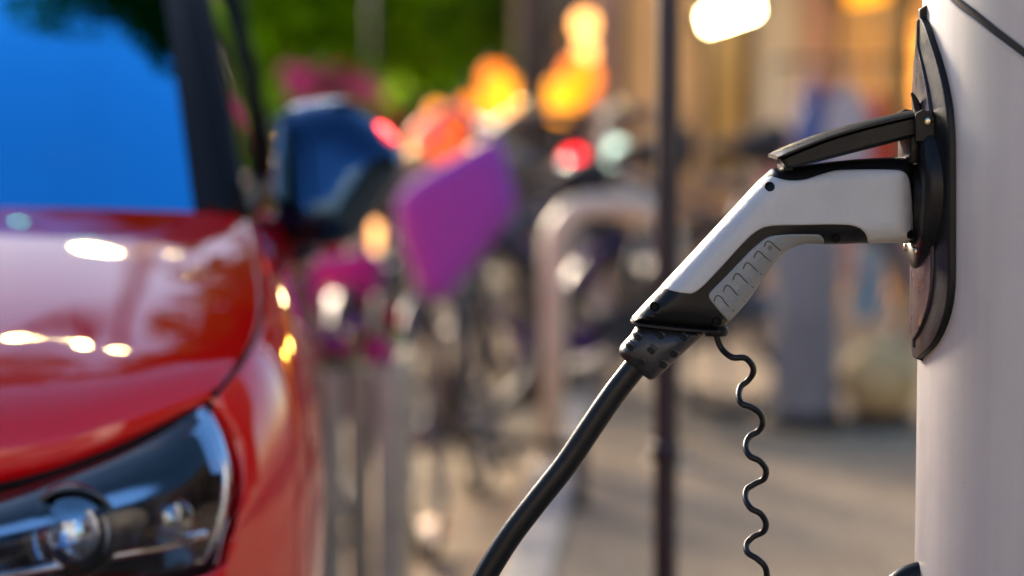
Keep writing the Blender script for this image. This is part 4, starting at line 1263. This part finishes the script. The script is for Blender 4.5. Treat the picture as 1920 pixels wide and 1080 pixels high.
bicycle('purple bicycle parked just left of the galvanised hoop', .02, 8.9, ROADZ, R(-142), 'bike_purple', -0.05)
bicycle('blue bicycle parked behind the galvanised hoop', .70, 9.2, 0.0, R(-172), 'bike_blue', 0.05)
bicycle('grey bicycle with the small magenta bag on its handlebar', -.46, 7.40, ROADZ, R(-95), 'bike_grey', -0.05)
# bags and basket
def pillow(name, label, cat, outline, Y, T_, m_, step=.02, strap=True, sh=.10):
    global PLANE
    keep = PLANE; PLANE = Y
    poly = np.array([(at(u, v, Y)[0], at(u, v, Y)[2]) for u, v in smooth_closed(outline, 100)])
    vf = inflate(poly, poly, T_, T_ * 1.2, e=2.0, step=step)
    PLANE = keep
    lo = vf[0].min(0)
    t = thing(name, label, cat, (float(vf[0][:, 0].mean()), Y, float(lo[2])))
    mesh('bag_body', vf, m_, t)
    if strap:
        hi = vf[0].max(0)
        p0 = np.array([vf[0][:, 0].mean() - .06, Y, hi[2] - .02]); p1 = p0 + np.array([.12, 0, 0])
        mesh('strap', tube(catmull([p0, p0 + np.array([.01, 0, .7 * sh]), (p0 + p1) / 2 + np.array([0, 0, sh]), p1 + np.array([-.01, 0, .7 * sh]), p1], 14), .009, 6), m_, t)
    return t
pillow('tote_bag', 'large purple fabric bag hanging from the handlebar of the end-on bicycle', 'bag', [(752, 362), (768, 346), (800, 324), (850, 296), (905, 265), (925, 258), (940, 268), (952, 310), (966, 365), (966, 390), (950, 420), (905, 478), (862, 530), (845, 552), (826, 562), (800, 560), (786, 545), (768, 500), (748, 440), (742, 400), (744, 375)], 6.5, .04, 'purple_fabric')
pillow('shoulder_bag', 'small magenta fabric bag beside the large purple bag', 'bag', [(575, 490), (620, 478), (680, 470), (715, 485), (712, 540), (690, 565), (650, 560), (610, 540)], 6.96, .05, 'magenta_fabric', sh=.29)
# orange-red paper lantern on a short pole among the bicycles
oc = at(820, 272, 8.6)
pla = thing('paper_lantern', 'orange-red glowing paper lantern on a thin pole above the purple bag', 'lantern', (oc[0], 8.6, ROADZ))
mat('lamp_paper', (.9, .2, .05), .6, emit=(1.0, .09, .012), estr=.36)
mesh('lantern_paper', lathe([(.045, -.105)] + [(.05 + .055 * math.sin(math.pi * (k + .5) / 14) + (.003 if k % 2 else -.003), -.10 + .2 * k / 13) for k in range(14)] + [(.045, .105)], oc, axis=(.35, 0, 1), n=24), 'lamp_paper', pla)
mesh('pole', tube([oc + np.array([-.035, 0, -.10]), np.array([oc[0] - .04, 8.6, ROADZ])], .008, 8), 'iron_black', pla)
# flower planter of upright boards
PY = 5.25
pxr, pxl = X(752, PY), X(380, PY)
pl = thing('flower_planter', 'weathered timber planter box of upright boards filled with pink and red flowers', 'planter', ((pxl + pxr) / 2, PY, ROADZ))
ptop = at(700, 700, PY)[2]
bwid = .062
x_ = pxr
i = 0
while x_ - bwid > pxl:
    h_ = ptop + rng.random() * .02
    mesh('board', box((x_ - bwid / 2, PY + .004 * (i % 2), (h_ + ROADZ + .03) / 2), (bwid - .008, .028, h_ - ROADZ - .03), .004), 'timber_pale' if i % 3 != 1 else 'timber', pl)
    x_ -= bwid; i += 1
yy = PY + .05
while yy < PY + .50:
    mesh('board', box((pxr - .010, yy + .03, (ptop + ROADZ + .03) / 2), (.028, .052, ptop - ROADZ - .03), .004), 'timber', pl)
    yy += .062
mesh('soil_fill', box(((pxl + pxr) / 2 - .02, PY + .27, ptop - .06), (pxr - pxl - .06, .46, .05)), 'soil', pl, smooth=False)
bl = [(pxl + (pxr - pxl) * rng.random(), PY + .1 + .3 * rng.random(), ptop - .01 + .05 * rng.random(), .06) for _ in range(14)]
fo = mesh('foliage', leaf_cloud(260, bl, .018), 'leaf_dark', pl, smooth=False)
blossoms([at(u, v, PY + .1) for u, v in ((700, 662), (722, 668), (712, 650), (645, 655))], .028, 'flower_pink', fo)
blossoms([at(u, v, PY + .2) for u, v in ((735, 590), (742, 605), (690, 640))], .024, 'flower_red', fo)
blossoms([at(u, v, PY + .2) for u, v in ((660, 610), (630, 640), (600, 630))], .024, 'flower_purple', fo)
for (u, v) in ((735, 590), (742, 605), (660, 610)):
    p = at(u, v, PY + .2)
    mesh('flower_stem', tube([p, p + np.array([-.01, 0, -.16])], .003, 5), 'leaf_dark', fo)
# low black guard rail between parking bay and bicycles
r0, r1 = at(745, 812, 6.6), at(1085, 838, 6.6)
gr = thing('guard_rail', 'low black iron rail with rounded knob between planter and kerb', 'rail', (float(r0[0]), 6.6, ROADZ))
mesh('bar', tube([r0, (r0 + r1) / 2, r1], .016, 10), 'iron_black', gr)
for p in (r0, r1):
    mesh('rail_post', lathe([(.022, ROADZ - .01), (.022, p[2] + .01)], (p[0], 6.6, 0), n=14), 'iron_black', gr)
for u, rr in ((760, .030), (812, .045)):
    p = at(u, 806, 6.58)
    mesh('knob', ball(p, rr, n=14, m=10), 'iron_black', gr)
# grey cylinder post and round tan boulder at the shop side
c0 = ground(1508, 800)
gc = thing('grey_pillar', 'stout grey stone pillar with dark foot ring on the pavement behind the plug', 'pillar', (c0[0], c0[1], 0))
rr = 63 / FPX * c0[1]
zt_ = at(1500, 440, c0[1])[2]
mesh('shaft', lathe([(rr, .05), (rr * .98, zt_ - .03), (rr * .9, zt_), (rr * .5, zt_ + .03), (.001, zt_ + .035)], (c0[0], c0[1], 0), n=32, cap=False), 'stone_grey', gc)
mesh('foot_ring', lathe([(rr + .015, 0.0), (rr + .015, .05), (rr, .06)], (c0[0], c0[1], 0), n=32), 'frame_dark', gc)
c1 = ground(1652, 798)
bo = thing('stone_ball', 'rounded tan stone ball bollard on a low base next to the grey pillar', 'bollard', (c1[0], c1[1], 0))
rb = 76 / FPX * c1[1]
mesh('ball', ball((c1[0], c1[1], rb * .95 + .03), rb, .98, 28, 18), 'stone_tan', bo)
mesh('base_ring', lathe([(rb * .9, 0), (rb * .9, .03), (rb * .7, .045)], (c1[0], c1[1], 0), n=28), 'frame_dark', bo)
# clothes rail with garments outside the shop
CYD = 11.0
x0_, x1_ = X(1452, CYD), X(1800, CYD)
ck_ = thing('clothes_rail', 'dark metal clothes rail standing outside the lit shop window', 'clothes rail', ((x0_ + x1_) / 2, CYD, 0))
mesh('top_bar', tube([(x0_, CYD, 1.28), (x1_, CYD, 1.28)], .013, 8), 'iron_black', ck_)
for xx in (x0_, x1_):
    mesh('upright', tube([(xx, CYD, .03), (xx, CYD, 1.28)], .013, 8), 'iron_black', ck_)
    mesh('foot', tube([(xx, CYD - .22, .015), (xx, CYD + .22, .015)], .014, 8), 'iron_black', ck_)
def garment(label, u, w_, ztop, zbot, m_, yo=0.0, rot=0.0):
    xc = X(u, CYD)
    rows = []
    n = 25
    for s in np.linspace(0, 1, 12):
        z = ztop - (ztop - zbot) * s
        ww = w_ * (.30 + .70 * min(1, s * 3.2)) * (1 + .08 * s)
        dd = .05 + .03 * s
        rows.append([(xc + ww / 2 * math.cos(a), CYD + yo + dd * math.sin(a) * (1 + .35 * math.sin(7 * a + s * 2)), z - .03 * abs(math.cos(a)) * (1 - s)) for a in np.linspace(0, 2 * math.pi, n)])
    t = thing('garment', label, 'garment', (xc, CYD + yo, zbot), group='garments on the clothes rail')
    mesh('cloth', grid(rows), m_, t)
    mesh('hanger_hook', tube(catmull([(xc, CYD + yo, ztop - .02), (xc, CYD + yo, ztop + .05), (xc + .015, CYD + yo * .3, 1.30), (xc - .008, CYD, 1.298)], 8), .004, 6), 'alloy', t)
garment('rose pink garment hanging at the end of the clothes rail', 1462, .16, 1.02, .62, 'cloth_rose')
garment('blue garment hanging next to the rose pink one', 1520, .20, 1.15, .55, 'cloth_blue', .02)
garment('white garment hanging between the blue and red ones', 1586, .20, 1.20, .80, 'cloth_white', -.02)
garment('bright red garment hanging next to the white one', 1648, .17, 1.16, .55, 'cloth_red', .02)
garment('long rose garment hanging behind the white one', 1592, .13, 1.1, .28, 'cloth_rose', .12)
garment('pale teal garment hanging low behind the red one', 1636, .15, 1.1, .10, 'cloth_teal', .14)
garment('mauve garment hanging at the shop end of the clothes rail', 1530, .16, 1.24, 1.0, 'cloth_mauve', .10)

# ================================================================ LAMPS
def hang_lamp(label, u, v, Y, r, m_, grp='orange globe lamps on the terrace', sz=1.15, post=True):
    p = at(u, v, Y)
    t = thing('globe_lamp', label, 'lamp', (p[0], Y, p[2] - r), group=grp)
    mesh('globe', ball(p, r, sz, 18, 12), m_, t)
    mesh('cap', lathe([(.001, r * sz + .03), (r * .35, r * sz + .02), (r * .55, r * sz - .03), (r * .5, r * sz - .05)], p, n=16, cap=False), 'iron_black', t)
    mesh('cord', tube([p + np.array([0, 0, r * sz + .02]), np.array([p[0], Y, 2.62])], .006, 6), 'iron_black', t)
    return t
TY = 13.5
wr = thing('lamp_wire', 'thin black wire that carries the orange globe lamps over the terrace', 'wire', (X(780, TY), TY, 0))
wp_ = catmull([(X(700, TY), TY, 2.66), (X(880, TY), TY, 2.62), (X(1000, TY), TY, 2.62), (X(1160, TY), TY, 2.66)], 14)
mesh('cable', tube(wp_, .008, 6), 'iron_black', wr)
for xx in (X(700, TY), X(1160, TY)):
    mesh('mast', tube([(xx, TY + .02, 0), (xx, TY + .02, 2.75)], .025, 8), 'iron_black', wr)
for (u, v, r, m_, lb) in ((820, 212, .045, 'lamp_dim', 'faint small amber globe lamp, last of the wire by the shrubs'), (882, 203, .06, 'lamp_orange', 'small orange globe lamp next to the faint one on the wire'),
                          (944, 186, .115, 'lamp_amber', 'big amber globe lamp hanging below the green boughs'), (928, 150, .08, 'lamp_orange', 'orange globe lamp just above the big amber one'),
                          (1052, 186, .105, 'lamp_amber', 'big amber globe lamp nearest the shop corner, lower one'), (1086, 148, .11, 'lamp_orange', 'orange globe lamp above the shop-corner amber one'),
                          (1096, 45, .060, 'lamp_peach', 'pale orange globe lamp hung highest on the wire'), (1098, 95, .05, 'lamp_peach', 'pale orange globe lamp below the highest one')):
    if m_ not in MATS:
        mat('lamp_dim', (.3, .1, .02), .4, emit=(1.0, .30, .02), estr=1.3); mat('lamp_peach', (.3, .15, .05), .4, emit=(1.0, .40, .10), estr=2.0)
    hang_lamp(lb, u, v, TY, r, m_)
# bright tubular shop lamp under the awning and a second warmer one
def bar_lamp(label, pts, Y, r, m_):
    P = [at(u, v, Y) for u, v in pts]
    t = thing('bar_lamp', label, 'lamp', tuple((P[0] + P[-1]) / 2), group='bar lamps outside the shop')
    mesh('tube_glass', tube(P, r, 14), m_, t)
    for p in (P[0], P[-1]):
        mesh('end_cap', ball(p, r * 1.15, n=12, m=8), 'iron_black', t)
        mesh('bracket', tube([p, np.array([p[0], p[1] + .1, 2.4])], .012, 6), 'iron_black', t)
bar_lamp('dazzling white bar lamp tilted under the awning beside the dark post', [(1315, 42), (1350, 32), (1420, 8)], 13.7, .045, 'lamp_white')
bar_lamp('amber bar lamp under the awning above the clothes rail', [(1575, -12), (1620, -14), (1670, -24)], 13.7, .06, 'lamp_amber')
# signal head with red light, and a pale round light beside it
sg = at(1078, 303, 17.0)
SGY = 12.5
sg = at(1078, 303, SGY)
s_ = thing('signal_light', 'small black signal box with glowing red round light', 'signal', (sg[0], SGY, 0))
mesh('signal_box', box((sg[0], SGY + .06, sg[2] - .02), (.17, .10, .30), .02), 'iron_black', s_)
mesh('red_lamp', lathe([(.060, 0), (.056, -.012), (.036, -.022), (.001, -.027)], (sg[0], SGY + .008, sg[2]), axis=(0, 1, 0), n=24, cap=False), 'signal_red', s_)
mesh('signal_post', tube([(sg[0], SGY + .09, 0), (sg[0], SGY + .09, sg[2] + .1)], .025, 8), 'iron_black', s_)
wl = at(1152, 285, SGY)
s_ = thing('round_light', 'pale greenish white round light next to the red signal', 'lamp', (wl[0], SGY, 0))
mesh('lamp_disc', lathe([(.062, 0), (.058, -.014), (.04, -.026), (.001, -.032)], (wl[0], SGY, wl[2]), axis=(0, 1, 0), n=24, cap=False), 'signal_white', s_)
mesh('lamp_back', lathe([(.075, .004), (.07, .05), (.001, .06)], (wl[0], SGY, wl[2]), axis=(0, 1, 0), n=24), 'iron_black', s_)
mesh('lamp_post', tube([(wl[0], SGY + .05, 0), (wl[0], SGY + .05, wl[2])], .022, 8), 'iron_black', s_)
# bollard light seen through the car's side window, small ground lights
def bollard(label, u, v, Y, m_, r=.05):
    p = at(u, v, Y)
    t = thing('bollard_light', label, 'bollard light', (p[0], Y, ROADZ), group='bollard lights on the square')
    mesh('stem', lathe([(.045, ROADZ), (.045, p[2] - .06), (.05, p[2] - .055)], (p[0], Y, 0), n=16), 'iron_black', t)
    mesh('glass', lathe([(r, -.055), (r, .055)], p, n=18), m_, t)
    mesh('hood_cap', lathe([(r + .015, .056), (r + .015, .07), (.02, .095), (.001, .096)], p, n=18), 'iron_black', t)
bollard('golden bollard light seen past the red car front pillar', 497, 296, 10.5, 'lamp_gold')
bollard('soft bollard light among the bicycles near the purple bag', 708, 440, 9.5, 'lamp_soft', .035)
def uplight(label, u, v, m_):
    p = ground(u, v, ROADZ)
    t = thing('ground_light', label, 'ground light', (p[0], p[1], ROADZ), group='ground lights in the road bricks')
    mesh('ring', lathe([(.045, .004), (.045, .012), (.034, .016), (.030, .012)], (p[0], p[1], ROADZ), n=20, cap=False), 'alloy', t)
    mesh('glass', lathe([(.032, .008), (.028, .022), (.015, .030), (.001, .032)], (p[0], p[1], ROADZ), n=20, cap=False), m_, t)
uplight('golden ground light by the low rail', 818, 993, 'lamp_soft')
uplight('dim ground light beside the timber planter', 784, 1040, 'lamp_ground')  if 'lamp_ground' in MATS else (mat('lamp_ground', (.8, .6, .3), .4, emit=(1, .65, .28), estr=2.5), uplight('dim ground light beside the timber planter', 784, 1040, 'lamp_ground'))
# street lanterns high above the square (mirrored in the hood, the lamp glass and the mirror)
mat('lamp_street', (1, .9, .7), .4, emit=(1.0, .62, .24), estr=200.0)
def lantern(label, x, y, h, z0=ROADZ, arms=((0, 0, 0),)):
    t = thing('street_lantern', label, 'street lamp', (x, y, z0), group='street lanterns round the square')
    mesh('column', lathe([(.09, z0), (.09, z0 + .4), (.055, z0 + .45), (.04, h - .3), (.03, h)], (x, y, 0), n=16), 'iron_black', t)
    for ax_, ay_, dz_ in arms:
        hz_ = h + dz_
        if ax_ or ay_:
            mesh('arm', tube(catmull([(x, y, hz_ - .30), (x + ax_ * .6, y + ay_ * .6, hz_ - .12), (x + ax_, y + ay_, hz_)], 8), .014, 8), 'iron_black', t)
        mesh('lamp_glass', lathe([(.020, 0), (.030, .05), (.028, .056)], (x + ax_, y + ay_, hz_), n=8), 'lamp_street', t)
        mesh('lantern_roof', lathe([(.05, .057), (.035, .09), (.015, .11), (.001, .15)], (x + ax_, y + ay_, hz_), n=8), 'iron_black', t)
lantern('tall street lantern behind the red car with lamps at two heights', -1.30, 11.3, 8.0, arms=((0, 0, 0), (-.16, 0, -2.75), (.18, 0, -2.9), (.35, 0, -2.5)))
lantern('street lantern at the shop end of the terrace', 4.3, 12.0, 4.2, 0)
lantern('street lantern across the street from the charging post', -6.0, -3.5, 4.4)
lantern('street lantern on the pavement behind the viewpoint', 2.4, -5.5, 4.4, 0)
lantern('street lantern in front of the cream block', -1.5, -9.0, 4.6)
# wall lanterns beside the shop door
def wall_lantern(label, x, z):
    t = thing('wall_lantern', label, 'lantern', (x, SY - .2, z), group='wall lanterns at the shop door')
    mesh('lantern_glass', lathe([(.05, -.09), (.08, .09), (.07, .10)], (x, SY - .2, z), n=8), 'lamp_wall', t)
    mesh('lantern_roof', lathe([(.10, .101), (.04, .17), (.001, .19)], (x, SY - .2, z), n=8), 'iron_black', t)
    mesh('bracket', tube([(x, SY - .2, z + .17), (x, SY - .02, z + .22)], .012, 6), 'iron_black', t)
mat('lamp_wall', (1, .8, .5), .4, emit=(1.0, .50, .08), estr=60.0)
wall_lantern('golden wall lantern on the window side of the shop door', X(1800, SY), 1.35)
wall_lantern('golden wall lantern on the far side of the shop door', X(2090, SY), 1.75)
for zz in (.55, 1.75, 2.4):
    mesh('clamp_band', lathe([(.020, -.016), (.0235, -.015), (.0235, .015), (.020, .016)], (pp[0], 4.0, zz), n=20, cap=False), 'steel_dark', sp_)
